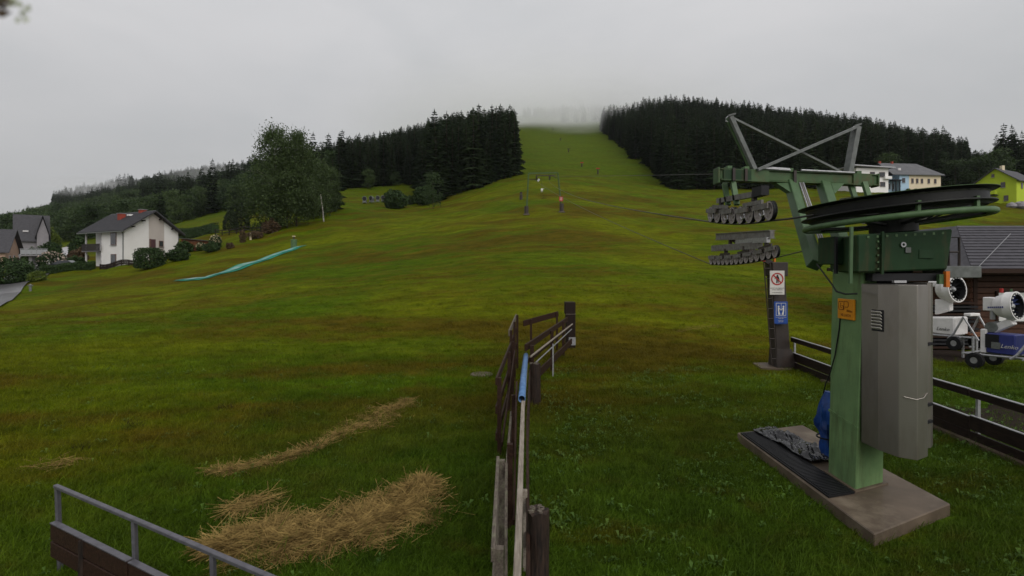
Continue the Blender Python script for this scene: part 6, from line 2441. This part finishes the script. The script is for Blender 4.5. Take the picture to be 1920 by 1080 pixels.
bush('olive bush above the parked car', 140, 500, 2.8, 1.8, 'hedge', leaf=.14, n=1100, d=84)
bush('dark green bush right of the pale side road', 147, 488, 2.8, 3.8, 'hedge', leaf=.2, n=1100, d=100)
# hedges as box-shaped clipped things


def hedge(label, p, q, h, w, m='hedge', n=3500, leaf=.12):
    p, q = Vector(p), Vector(q)
    c = p.lerp(q, .5)
    R = thing('hedge', label, 'hedge', (c.x, c.y, Hs(c.x, c.y)))
    o = Vector((c.x, c.y, Hs(c.x, c.y)))
    t = RNG.random(n)
    d = (q - p)
    L_ = d.length
    d.normalize()
    s = Vector((-d.y, d.x, 0))
    a = RNG.uniform(-1, 1, n)
    b = RNG.uniform(0, 1, n)
    face = RNG.integers(0, 3, n)
    a = np.where(face == 0, -1, np.where(face == 1, a, 1)) * w / 2
    b = np.where(face == 1, 1, b) * h * (1 + .05 * np.sin(t * 20))
    X = p.x + d.x * t * L_ + s.x * a
    Y = p.y + d.y * t * L_ + s.y * a
    Z = H(X, Y) + b
    C = np.stack([X, Y, Z], 1) - np.array(o)
    C += RNG.normal(0, .05, C.shape)
    link('foliage', quads_mesh('foliage', leaf_quads(C, leaf), M[m]), R)
    core = MB()
    k = 8
    for i in range(k):
        u, v = p + d * (L_ * i / k), p + d * (L_ * (i + 1) / k)
        m_ = u.lerp(v, .5)
        core.box((m_.x, m_.y, Hs(m_.x, m_.y) + h * .45), (L_ / k * .98, w * .8, h * .85), Matrix.Rotation(math.atan2(d.y, d.x), 3, 'Z'))
    co = core.build('core', M['hedge'], R)
    co['kind'] = 'stuff'


hedge('long clipped dark hedge behind the rust brown shelter', ground(334, 446), ground(404, 437), 1.9, 1.6)
hedge('low dark hedge bank below the white house drive', ground(78, 514), ground(176, 505), 1.0, 1.2, n=2600)


def thuja(label, px, py, top, w):
    g = ground(px, py)
    h = (py - top) / FPX * g.y
    R = thing('thuja_tree', label, 'thuja', g, 0, 'thujas on the lawn', local=True)
    n = 3200
    t = RNG.random(n) ** .8
    prof = np.interp(t, [0, .12, .35, .6, .85, 1], [.75, .98, 1.0, .72, .34, .02])
    a = RNG.uniform(0, 6.28, n)
    r = prof * w / 2 * RNG.uniform(.8, 1.05, n) * (1 + .08 * np.sin(a * 4 + t * 9))
    C = np.stack([r * np.cos(a), r * np.sin(a), .05 + t * (h - .1)], 1)
    link('crown', quads_mesh('crown', leaf_quads(C, .16, droop=-.6), M['thuja']), R)
    link('trunk', MB().tube([(0, 0, -.05), (0, 0, h * .8)], .12, 7, r2=.03).mesh('trunk', M['bark']), R)


thuja('rounder shorter thuja, left one of the pair on the lawn', 433, 433, 388, 2.8)
thuja('taller pointed thuja, right one of the pair on the lawn', 452, 434, 379, 3.0)


def shelter():
    g = ground(374, 469)
    R = thing('shelter', 'low rust brown wooden shelter beside the white house', 'shelter', g)
    rot = math.radians(4)
    m = Matrix.Rotation(rot, 3, 'Z')
    for k in range(9):
        x = -2.0 + k * .48
        MB().box(g + m @ Vector((x, 0, .75 - .02 * k)), (.46, 1.4, 1.7 - .05 * k), m).build('board', M['rustwood'], R)
    MB().bar(g + m @ Vector((-2.4, -.1, 1.72)), g + m @ Vector((2.3, -.1, 1.28)), 2.0, .10).build('roof', M['roofdark'], R)


shelter()


def slat_fence(label, p, q, h, npost, rails, picket=0, m='fencewood'):
    p, q = Vector(p), Vector(q)
    R = thing('garden_fence', label, 'fence', (p.lerp(q, .5).x, p.lerp(q, .5).y, Hs(p.lerp(q, .5).x, p.lerp(q, .5).y)))
    G = lambda t: Vector((p.x + (q.x - p.x) * t, p.y + (q.y - p.y) * t, Hs(p.x + (q.x - p.x) * t, p.y + (q.y - p.y) * t)))
    for k in range(npost):
        a = G(k / (npost - 1))
        MB().bar(a - Vector((0, 0, .1)), a + Vector((0, 0, h)), .12, .12, (1, 0, 0)).build('post', M[m], R)
    for k in range(npost - 1):
        for z in rails:
            MB().bar(G(k / (npost - 1)) + Vector((0, -.08, z)), G((k + 1) / (npost - 1)) + Vector((0, -.08, z)), .05, .14).build('rail', M[m], R)
    if picket:
        for k in range(picket):
            a = G((k + .5) / picket)
            MB().box(a + Vector((0, -.14, h * .5 + .05)), (.10, .03, h * .95)).build('picket', M[m], R)


slat_fence('dark rail fence running between the hedge and the birches', ground(404, 440), ground(506, 437), 1.15, 8, (.45, .95))
slat_fence('low dark picket fence in front of the white house', ground(188, 505), ground(256, 500), .75, 6, (.3, .6), 34)
g = ground(470, 450)
single(MB().tube([g, g + Vector((0, 0, 1.1))], .16, 8, r2=.12), 'marker_post', M['creamflower'], 'short pale post on the lawn under the birches', 'post', tuple(g))

# hydrant with padded sleeve at the end of the netting
g = ground(551, 464)
R = thing('hydrant', 'grey blue padded hydrant at the upper end of the teal netting', 'hydrant', g)
MB().lathe(g, (0, 0, 1), [(-.1, 0), (-.1, .34), (.95, .36), (1.0, .30), (1.0, 0)], 14).build('padding', M['greensteel'], R, smooth=True)
MB().tube([g + Vector((0, 0, 1.0)), g + Vector((0, 0, 1.35))], .09, 8).build('pipe', M['brownsteel'], R)
MB().box(g + Vector((0, 0, 1.38)), (.34, .2, .12)).build('cap', M['creamflower'], R)
g = ground(57, 546)
R = thing('hydrant', 'small dark hydrant beside the village road', 'hydrant', g)
MB().lathe(g, (0, 0, 1), [(-.1, 0), (-.1, .13), (.5, .12), (.55, .16), (.66, .16), (.72, .08), (.8, .0)], 12).build('body', M['greybar'], R, smooth=True)
MB().bar(g + Vector((-.25, 0, .6)), g + Vector((.25, 0, .6)), .1, .1).build('outlet', M['greybar'], R)


# ------------------------------------------------------------------ long rolled-out netting on the slope
def netting():
    A = [ground(331, 527), ground(352, 525), ground(384, 523), ground(420, 512), ground(460, 497), ground(505, 483), ground(545, 469), ground(574, 461)]
    half = [.35, .5, .45, .70, .85, .85, .65, .15]
    o = A[3]
    R = thing('safety_netting', 'long teal netting lying rolled out on the meadow', 'netting', o)

    def strip(off0, off1, lift, m, nm, amp):
        V, F = [], []
        n, w = 90, 7
        for i in range(n + 1):
            t = i / n * (len(A) - 1)
            k = min(int(t), len(A) - 2)
            f = t - k
            p = A[k].lerp(A[k + 1], f)
            hw = half[k] + (half[k + 1] - half[k]) * f
            d = (A[k + 1] - A[k])
            d.z = 0
            d.normalize()
            s = Vector((-d.y, d.x, 0))
            for j in range(w):
                u = off0 + (off1 - off0) * j / (w - 1)
                q = p + s * (u * hw + .05 * math.sin(i * .3 + j))
                V.append((q.x, q.y, Hs(q.x, q.y) + lift + amp * (.5 + .5 * math.sin(i * .31 + j * .9) * math.sin(i * .17 + j * .4))))
        for i in range(n):
            for j in range(w - 1):
                a = i * w + j
                F.append((a, a + 1, a + w + 1, a + w))
        MB().add(V, F).build(nm, m, R, smooth=True)
    strip(-1.0, 1.0, .05, M['net'], 'net', .03)
    strip(-.35, .62, .10, M['netpale'], 'liner', .025)


netting()


# ------------------------------------------------------------------ gate mast, hydrants and machines up the slope
def gate_mast():
    a, b = ground(987, 403), ground(1053, 398)
    d = a.y
    b = Vector(((1053 - CX) / FPX * d, d, Hs((1053 - CX) / FPX * d, d)))
    R = thing('gate_mast', 'green portal lift mast with two legs on the lower slope', 'lift mast', a)
    za = CAMZ - (325 - CY) / FPX * d
    x0, x1 = (991 - CX) / FPX * d, (1046 - CX) / FPX * d
    tl, tr = Vector((x0, d, za)), Vector((x1, d, za + .1))
    for p, t in ((a, tl), (b, tr)):
        MB().tube([p, t], .13, 8, r2=.09).build('leg', M['midgreen'], R, smooth=True)
        MB().lathe(p, (0, 0, 1), [(-.1, .30), (1.25, .30), (1.3, 0)], 12).build('padding', M['brownsteel'], R)
        MB().box(p + Vector((0, 0, .05)), (.9, .9, .16)).build('footing', M['greywood'], R)
    MB().bar(tl, tr, .14, .16).build('beam', M['midgreen'], R)
    MB().bar(tl + Vector((0, 0, -.95)), tl.lerp(tr, .35) + Vector((0, 0, -.9)), .08, .08).build('brace', M['brownsteel'], R)
    MB().bar(tl.lerp(tr, .3) + Vector((0, 0, -.4)), tr + Vector((-.3, 0, -.35)), .10, .10).build('lower_beam', M['brownsteel'], R)
    MB().bar(tl.lerp(tr, .75) + Vector((0, 0, -.35)), tr + Vector((-.1, 0, -.8)), .07, .07).build('brace', M['brownsteel'], R)
    sm = sheave_mesh(.16, .09)
    for u in (.27, .72):
        c = tl.lerp(tr, u) + Vector((0, 0, -.75))
        tn = MB().bar(c + Vector((0, -1.0, .2)), c + Vector((0, 1.0, .2)), .14, .2).build('sheave_train', M['brownsteel'], R)
        for y in (-.9, -.5, -.1, .3, .7):
            link('sheave', sm, tn, c + Vector((0, y, -.05)) - ORG[R.name], (0, 0, PI / 2))
    MB().box(tl.lerp(tr, .33) + Vector((0, -.9, -1.15)), (.25, .2, .4), Matrix.Rotation(.6, 3, 'Y')).build('pale_plate', M['galv'], R)
    # red sign board on the right leg
    c = W(1052, 373, d - .3)
    s = thing('red_board', 'small red board with white writing on the right leg of the gate mast', 'sign', c)
    MB().box(c, (.55, .05, .65)).build('plate', M['red'], s)
    for k in range(3):
        MB().box(c + Vector((0, -.03, .16 - k * .15)), (.34, .02, .05)).build('print', M['signwhite'], s)
    # hanging tow bar reel between the legs
    c = W(1016, 357, d)
    t = thing('tow_bar', 'tow bar with white spring box hanging from the rope in the gate mast', 'tow bar', c)
    top = tl.lerp(tr, .45)
    MB().tube([top, c], .015, 5).build('cord', M['cablesteel'], t)
    MB().lathe(c, (1, 0, 0), [(-.14, 0), (-.14, .27), (.14, .27), (.14, 0)], 14).build('spring_box', M['signwhite'], t)
    MB().bar(c + Vector((.0, 0, .22)), c + Vector((.38, 0, .24)), .06, .05).build('arm', M['galv'], t)
    MB().tube([c + Vector((.1, 0, -.2)), c + Vector((.25, 0, -1.1))], .02, 5).build('pole', M['brownsteel'], t)
    MB().bar(c + Vector((-.1, 0, -1.12)), c + Vector((.6, 0, -1.1)), .07, .07).build('crossbar', M['brownwood'], t)


gate_mast()


def hydrant(label, px, py, h, m='brownsteel', cap='brownsteel'):
    g = ground(px, py)
    R = thing('hydrant', label, 'hydrant', g, 0, 'snow hydrants up the ski slope')
    MB().lathe(g, (0, 0, 1), [(-.2, .0), (-.2, .30), (h * .7, .28), (h * .72, .14), (h, .12), (h, 0)], 10).build('pipe', M[m], R)
    MB().box(g + Vector((0, 0, h)), (1.3 if g.y > 120 else .4, .4, .28)).build('head', M[cap], R)


for lab, px, py, h, m, c in (('nearest snow hydrant with red head on the slope', 1121, 326, 1.9, 'brownsteel', 'red'),
                             ('dark snow hydrant up the slope, below the middle', 1091, 312, 1.5, 'brownsteel', 'red'),
                             ('dark snow hydrant in the middle of the slope', 1066, 285, 1.6, 'brownsteel', 'brownsteel'),
                             ('dark snow hydrant in the upper third of the slope', 1051, 264, 1.7, 'brownsteel', 'brownsteel'),
                             ('highest dark hydrant just under the misty crest', 1037, 244, 2.0, 'brownsteel', 'brownsteel'),
                             ('pale marker beside the upper left wood edge', 972, 251, 1.6, 'galv', 'white'),
                             ('dark marker on the left side of the slope', 982, 308, 1.2, 'brownsteel', 'brownsteel'),
                             ('dark post left of the gate mast', 977, 374, 1.2, 'brownsteel', 'brownsteel')):
    hydrant(lab, px, py, h, m, c)


def small_guns():
    r = .62
    bar_me = MB().lathe((0, 0, 1.25), (0, -1, -.0), [(-.7, r * .6), (-.4, r * .8), (.45, r), (.48, r * .85), (.3, r * .8), (.0, 0)], 20).mesh('barrel', M['greybar'], smooth=True)
    mouth = MB().lathe((0, 0, 1.25), (0, -1, 0), [(.40, r * .86), (.44, r * .86), (.44, 0)], 20).mesh('mouth', M['dark'])
    stand = MB().box((0, 0, .45), (.9, 1.1, .35)).tube([(-.55, -.6, 0), (0, 0, .9)], .05, 6).tube([(.55, -.6, 0), (0, 0, .9)], .05, 6).box((0, .35, .75), (.6, .5, .5)).mesh('stand', M['greybar'])
    labs = ('leftmost of the four snow machines parked on the upper meadow', 'second from the left of the four parked snow machines',
            'third from the left of the four parked snow machines', 'rightmost parked snow machine next to the round bush')
    base = None
    for i, (px, py) in enumerate(((684, 382), (697, 381), (708, 380), (718, 379))):
        g = ground(px, py)
        R = thing('snow_machine', labs[i], 'snow machine', g, random.uniform(-.5, .5), 'snow machines parked on the upper meadow', local=True)
        for nm, me in (('barrel', bar_me), ('mouth', mouth), ('stand', stand)):
            link(nm, me, R)


small_guns()

# ------------------------------------------------------------------ hay
def hay(name, label, line, width, n, mound, strand=.22, base=True):
    """mown hay: a low lumpy mound and thousands of loose stalks"""
    pts = [ground(px, py) for px, py in line]
    ws = width
    nl = len(pts) - 1
    if base:
        V, F = [], []
        m_, w_ = 70, 13
        for i in range(m_ + 1):
            t = i / m_ * nl
            k = min(int(t), nl - 1)
            p = pts[k].lerp(pts[k + 1], t - k)
            hw = ws[k] + (ws[k + 1] - ws[k]) * (t - k)
            d = pts[k + 1] - pts[k]
            d.normalize()
            s = Vector((-d.y, d.x, 0))
            for j in range(w_):
                u = j / (w_ - 1) * 2 - 1
                rag = 1 + .3 * math.sin(i * .9 + 2 * (u > 0)) + .2 * math.sin(i * 2.3)
                q = p + s * (u * hw * rag * .85)
                V.append((q.x, q.y, Hs(q.x, q.y) + mound * (1 - u * u) * (.75 + .35 * math.sin(i * .55 + j) * math.sin(j * 1.3 + i * .2)) - .012))
        for i in range(m_):
            for j in range(w_ - 1):
                a = i * w_ + j
                F.append((a, a + 1, a + w_ + 1, a + w_))
        me = MB().add(V, F).mesh(name + '_bed', M['haydark'], smooth=True)
        o = link('hay_bed', me)
        tag(o, 'damp underside of ' + label, kind='stuff')
    t = RNG.random(n) * nl
    k = np.minimum(t.astype(int), nl - 1)
    f = t - k
    P = np.array([list(p) for p in pts])
    c = P[k] + (P[k + 1] - P[k]) * f[:, None]
    d = P[k + 1] - P[k]
    d /= np.linalg.norm(d, axis=1)[:, None]
    s = np.stack([-d[:, 1], d[:, 0], np.zeros(n)], 1)
    W_ = np.array(ws)
    hw = W_[k] + (W_[k + 1] - W_[k]) * f
    u = np.clip(RNG.normal(0, .62, n) + .25 * np.sin(t / nl * 31), -2.2, 2.2)
    thin = np.sin(t / nl * 47 + u * 3) * np.sin(t / nl * 19 - u * 2)
    rag = 1 + .3 * np.sin(t / nl * 70 * .9 + 2 * (u > 0)) + .2 * np.sin(t / nl * 70 * 2.3)
    c = c + s * (u * hw * rag)[:, None]
    c[:, 2] = H(c[:, 0], c[:, 1]) + mound * np.clip(1 - u * u, 0, 1) * RNG.uniform(.6, 1.15, n) * (1 + .5 * thin) + .018
    # ragged gaps where the lawn shows through
    ok = (thin + RNG.normal(0, .35, n)) > -.28
    c, d, u, thin = c[ok], d[ok], u[ok], thin[ok]
    n = int(ok.sum())
    ang = RNG.normal(0, .8, n) + .9 * np.sin(c[:, 0] * 7 + 3 * np.sin(c[:, 1] * 5)) + np.arctan2(d[:, 1], d[:, 0]) + .3
    L_ = strand * RNG.uniform(.4, 1.5, n)
    dz = RNG.normal(.0, .22, n)
    dr = np.stack([np.cos(ang), np.sin(ang), dz], 1) * L_[:, None]
    sd = np.stack([-np.sin(ang), np.cos(ang), RNG.uniform(-.8, .8, n)], 1) * (RNG.uniform(.0012, .0032, n))[:, None]
    bend = np.stack([-np.sin(ang), np.cos(ang), np.zeros(n)], 1) * (L_ * RNG.normal(0, .16, n))[:, None] + np.array([0, 0, 1]) * (L_ * .10)[:, None]
    m1 = c + bend
    Q = np.concatenate([np.stack([c - dr - sd, c - dr + sd, m1 + sd, m1 - sd], 1), np.stack([m1 - sd, m1 + sd, c + dr + sd, c + dr - sd], 1)])
    me = quads_mesh(name, Q, M['hay'])
    o = link(name, me)
    tag(o, label, kind='stuff')


hay('hay', 'big crescent of cut straw hay on the near meadow', [(400, 1040), (455, 1018), (520, 1010), (590, 1018), (650, 1010), (700, 985), (740, 960), (775, 935), (795, 908)],
    [.12, .28, .36, .26, .22, .32, .34, .26, .07], 23000, .035, base=False)
hay('hay', 'thin hay arm curving above the big straw heap', [(505, 985), (560, 976), (600, 985), (650, 968), (690, 950)], [.08, .16, .10, .16, .14], 750, .02, base=False)
hay('hay', 'narrow strip of hay higher on the meadow', [(395, 888), (440, 884), (500, 872), (550, 856), (590, 842), (640, 815), (690, 795), (735, 770), (765, 750)],
    [.04, .11, .04, .10, .05, .14, .32, .34, .06], 5200, .015, strand=.18, base=False)
hay('hay', 'faint straw patch on the slope right of the fence', [(1270, 622), (1310, 616), (1350, 612)], [.12, .25, .1], 260, .03, strand=.25, base=False)
hay('hay', 'faint straw scatter on the left of the near meadow', [(60, 880), (110, 872), (150, 866)], [.12, .25, .1], 170, .02, strand=.2, base=False)
hay('hay', 'dry cut grass thrown over the near meadow', [(430, 965), (475, 955), (500, 935)], [.1, .25, .1], 700, .03, strand=.22, base=False)


# ------------------------------------------------------------------ grass
def tuft(name, seed, n, h, spread, w, mname, lean=.5):
    rg = np.random.default_rng(seed)
    Q = []
    for _ in range(n):
        a, r = rg.uniform(0, 6.28), spread * math.sqrt(rg.random())
        p = np.array([r * math.cos(a), r * math.sin(a), -.01])
        hh = h * rg.uniform(.45, 1.2)
        b = rg.uniform(0, 6.28)
        ld = np.array([math.cos(b), math.sin(b), 0]) * hh * lean * rg.uniform(.2, 1.4)
        s = np.array([-math.sin(b + .6), math.cos(b + .6), 0]) * w * rg.uniform(.6, 1.3)
        m = p + ld * .35 + np.array([0, 0, hh * .6])
        t = p + ld + np.array([0, 0, hh])
        Q.append([p - s, p + s, m + s * .8, m - s * .8])
        Q.append([m - s * .8, m + s * .8, t + s * .15, t - s * .15])
    return quads_mesh(name, np.array(Q), M[mname])


def weed(name, seed, n, size):
    rg = np.random.default_rng(seed)
    Q = []
    for _ in range(n):
        b = rg.uniform(0, 6.28)
        d = np.array([math.cos(b), math.sin(b), 0])
        s = np.array([-math.sin(b), math.cos(b), 0])
        L_ = size * rg.uniform(.6, 1.3)
        up = rg.uniform(.25, .9)
        p = d * .02
        m = d * L_ * .55 + np.array([0, 0, L_ * up])
        t = d * L_ * 1.1 + np.array([0, 0, L_ * up * .7])
        wv = L_ * .20
        Q.append([p, m + s * wv, t, m - s * wv])
    return quads_mesh(name, np.array(Q), M['weed'])


def grass():
    protos = [tuft('tuft', 1, 30, .062, .16, .0028, 'grass', .7), tuft('tuft', 2, 26, .085, .17, .003, 'grass', 1.0), tuft('tuft', 3, 34, .045, .18, .003, 'grass', .8),
              tuft('tuft', 4, 9, .15, .10, .0028, 'grass', 1.0), weed('weed', 5, 9, .05), weed('weed', 6, 7, .075)]
    P = []

    def scatter(d0, d1, dens, sc, idx, wt, xlim=1.02):
        area = (d1 * d1 - d0 * d0) * xlim
        n = int(area * dens)
        d = np.sqrt(RNG.uniform(d0 * d0, d1 * d1, n))
        u = RNG.uniform(-xlim, xlim, n)
        x = u * d
        pick = RNG.choice(idx, n, p=wt)
        z = H(x, d)
        for i in range(n):
            px_, y_ = x[i], d[i]
            # keep the slab, the gravel and the footing free
            if 4.08 < px_ < 5.7 and 6.0 + .4 * (px_ - 4.1) < y_ < 10.35:
                continue
            if (px_ - 16.2) ** 2 / 6.5 + (y_ - 19.7) ** 2 / 3.8 < 1 or (px_ - 11.0) ** 2 / 3.4 + (y_ - 11) ** 2 / 3.0 < 1 and random.random() < .8:
                continue
            if 7.8 < px_ < 9 and 16.4 < y_ < 17.5:
                continue
            s = sc * random.uniform(.7, 1.35)
            P.append((px_, y_, z[i], (s * 1.15, s * 1.15, s), (random.gauss(0, .12), random.gauss(0, .12), random.uniform(0, 6.28)), int(pick[i])))
    wt = [.40, .26, .30, .04]
    scatter(2.5, 8.5, 170, 1.0, [0, 1, 2, 3], wt)
    scatter(8.5, 14, 90, 1.1, [0, 1, 2, 3], wt)
    for d0, d1, dn in ((14, 19, 44), (19, 25, 22), (25, 32, 11), (32, 40, 5), (40, 50, 2.2), (50, 64, .8)):
        scatter(d0, d1, dn, 1.25, [0, 1, 2, 3], wt)
    # broad-leaved weeds, mostly right of the fence
    n = 9000
    d = np.sqrt(RNG.uniform(2.8 ** 2, 17 ** 2, n))
    x = RNG.uniform(-.9, 1.0, n) * d
    for a, b in zip(x, d):
        if a < .3 and random.random() < .82:
            continue
        if 4.0 < a < 5.8 and 5.9 < b < 10.4:
            continue
        if .5 + .5 * math.sin(a * 1.7 + 2 * math.sin(b)) < random.random() * .9:
            continue
        s = random.uniform(.6, 1.25)
        P.append((a, b, Hs(a, b), (s, s, s), (random.gauss(0, .1), random.gauss(0, .1), random.uniform(0, 6.28)), 4 + (random.random() < .4)))
    gn_instances('grass', 'short wet meadow grass with weeds near the lift station', P, protos)


grass()


# dead dark tufts on the left meadow
def dark_tuft(label, px, py, s):
    g = ground(px, py)
    me = tuft('dead_tuft', px, 70, .11 * s, .16 * s, .004, 'grass', .9)
    me.materials[0] = M['deadgrass']
    o = link('dead_tuft', me, None, g)
    tag(o, label, kind='stuff')


M['deadgrass'] = mat('dead_grass', (0.030, 0.022, 0.008), (0.014, 0.011, 0.005), 9, 0.8, spec=.1)
for i, (px, py, s, lab) in enumerate(((424, 768, 1.3, 'dark dead tuft in the meadow, the left one of two above the hay strip'), (507, 778, 1.0, 'smaller dark dead tuft right of the first one'),
                                      (152, 842, 1.0, 'dark dead tuft on the left of the meadow'), (250, 800, 1.2, 'flat dark dead tuft between hay and left edge'))):
    dark_tuft(lab, px, py, s)

# ------------------------------------------------------------------ leafy twig hanging into the upper left corner
def twig():
    d = .62
    o = W(-22, -30, d)
    R = thing('leafy_twig', 'green leafy twig with pale blossoms hanging into the upper left corner', 'twig', o)
    MB().tube([W(-60, -60, d), W(-18, -14, d), W(8, 14, d)], .0035, 6).build('stem', M['bark'], R)
    for (a, b, m, w) in (((-16, 20), (16, -22), 'twigleaf', 7), ((-14, 26), (20, 22), 'rustleaf', 7), ((0, -8), (28, 10), 'rustleaf', 7)):
        p, q = W(*a, d), W(*b, d)
        s = (q - p).cross(Vector((0, 1, .3))).normalized() * (w / FPX * d)
        MB().add([p, p.lerp(q, .4) + s, q, p.lerp(q, .4) - s, p + Vector((0, .002, 0)), p.lerp(q, .4) + s + Vector((0, .002, 0)), q + Vector((0, .002, 0)), p.lerp(q, .4) - s + Vector((0, .002, 0))],
                 [(0, 1, 2, 3), (7, 6, 5, 4), (0, 4, 5, 1), (1, 5, 6, 2), (2, 6, 7, 3), (3, 7, 4, 0)]).build('leaf', M[m], R)
    rg = random.Random(4)
    for k in range(11):
        px, py = rg.uniform(14, 60), rg.uniform(-8, 38)
        c = W(px, py, d + rg.uniform(-.02, .02))
        mb = MB()
        for j in range(5):
            a = 2 * PI * j / 5 + rg.random()
            t = c + Vector((math.cos(a), rg.uniform(-.4, .4), math.sin(a))) * .0045
            s = Vector((-math.sin(a), .2, math.cos(a))) * .0022
            mb.add([c, (c + t) / 2 + s, t, (c + t) / 2 - s], [(0, 1, 2, 3)])
        mb.build('blossom', M['petal'], R)


twig()


# ------------------------------------------------------------------ air and mist
def haze():
    m = bpy.data.materials.new('haze')
    m.use_nodes = True
    nt = m.node_tree
    nt.nodes.clear()
    out = nt.nodes.new('ShaderNodeOutputMaterial')
    pv = nt.nodes.new('ShaderNodeVolumePrincipled')
    pv.inputs['Color'].default_value = (.93, .95, 1.0, 1)
    pv.inputs['Density'].default_value = 0.00005
    pv.inputs['Anisotropy'].default_value = 0.2
    nt.links.new(pv.outputs[0], out.inputs['Volume'])
    zmin = float(min(ZG.min(), 0)) - 2.0
    zmax = 400.0
    mb = MB().box((0, 520, (zmin + zmax) / 2), (3600, 1500, zmax - zmin))
    o = link('haze', mb.mesh('haze', m))
    tag(o, kind='stuff')


haze()


def mist(label, px, py, d, size, dens, scale, thr=.42):
    c = W(px, py, d)
    m = bpy.data.materials.new('mist')
    m.use_nodes = True
    nt = m.node_tree
    nt.nodes.clear()
    N, L = nt.nodes, nt.links
    out = N.new('ShaderNodeOutputMaterial')
    pv = N.new('ShaderNodeVolumePrincipled')
    pv.inputs['Color'].default_value = (.97, .975, .98, 1)
    tc = N.new('ShaderNodeTexCoord')
    ln = N.new('ShaderNodeVectorMath')
    ln.operation = 'LENGTH'
    L.new(tc.outputs['Object'], ln.inputs[0])
    fall = N.new('ShaderNodeMapRange')
    fall.interpolation_type = 'SMOOTHSTEP'
    fall.inputs['From Min'].default_value = 1.0
    fall.inputs['From Max'].default_value = .15
    L.new(ln.outputs['Value'], fall.inputs[0])
    no = N.new('ShaderNodeTexNoise')
    no.inputs['Scale'].default_value = scale
    no.inputs['Detail'].default_value = 3
    L.new(tc.outputs['Object'], no.inputs[0])
    nr = N.new('ShaderNodeMapRange')
    nr.inputs['From Min'].default_value = thr
    nr.inputs['From Max'].default_value = thr + .25
    L.new(no.outputs[0], nr.inputs[0])
    mu = N.new('ShaderNodeMath')
    mu.operation = 'MULTIPLY'
    L.new(fall.outputs[0], mu.inputs[0])
    L.new(nr.outputs[0], mu.inputs[1])
    m2 = N.new('ShaderNodeMath')
    m2.operation = 'MULTIPLY'
    L.new(mu.outputs[0], m2.inputs[0])
    m2.inputs[1].default_value = dens
    L.new(m2.outputs[0], pv.inputs['Density'])
    L.new(pv.outputs[0], out.inputs['Volume'])
    bm = bmesh.new()
    bmesh.ops.create_icosphere(bm, subdivisions=3, radius=1.0)
    me = bpy.data.meshes.new('mist')
    bm.to_mesh(me)
    bm.free()
    me.materials.append(m)
    o = link('mist', me, None, c, None, size)
    tag(o, label, kind='stuff')


mist('low cloud lying on the crest of the ski slope', 1008, 236, 640, (280, 270, 58), .0115, 1.5, .20)
mist('mist creeping into the upper right wood', 1112, 205, 450, (62, 75, 30), .011, 1.8, .32)
mist('wisp of mist on the wooded ridge behind the birches', 425, 338, 560, (62, 90, 17), .022, 2.0, .36)
mist('wisp of mist between the ridges on the left', 205, 356, 820, (100, 100, 22), .014, 1.8, .36)
SC.cycles.volume_step_rate = 2.0
SC.cycles.volume_max_steps = 128
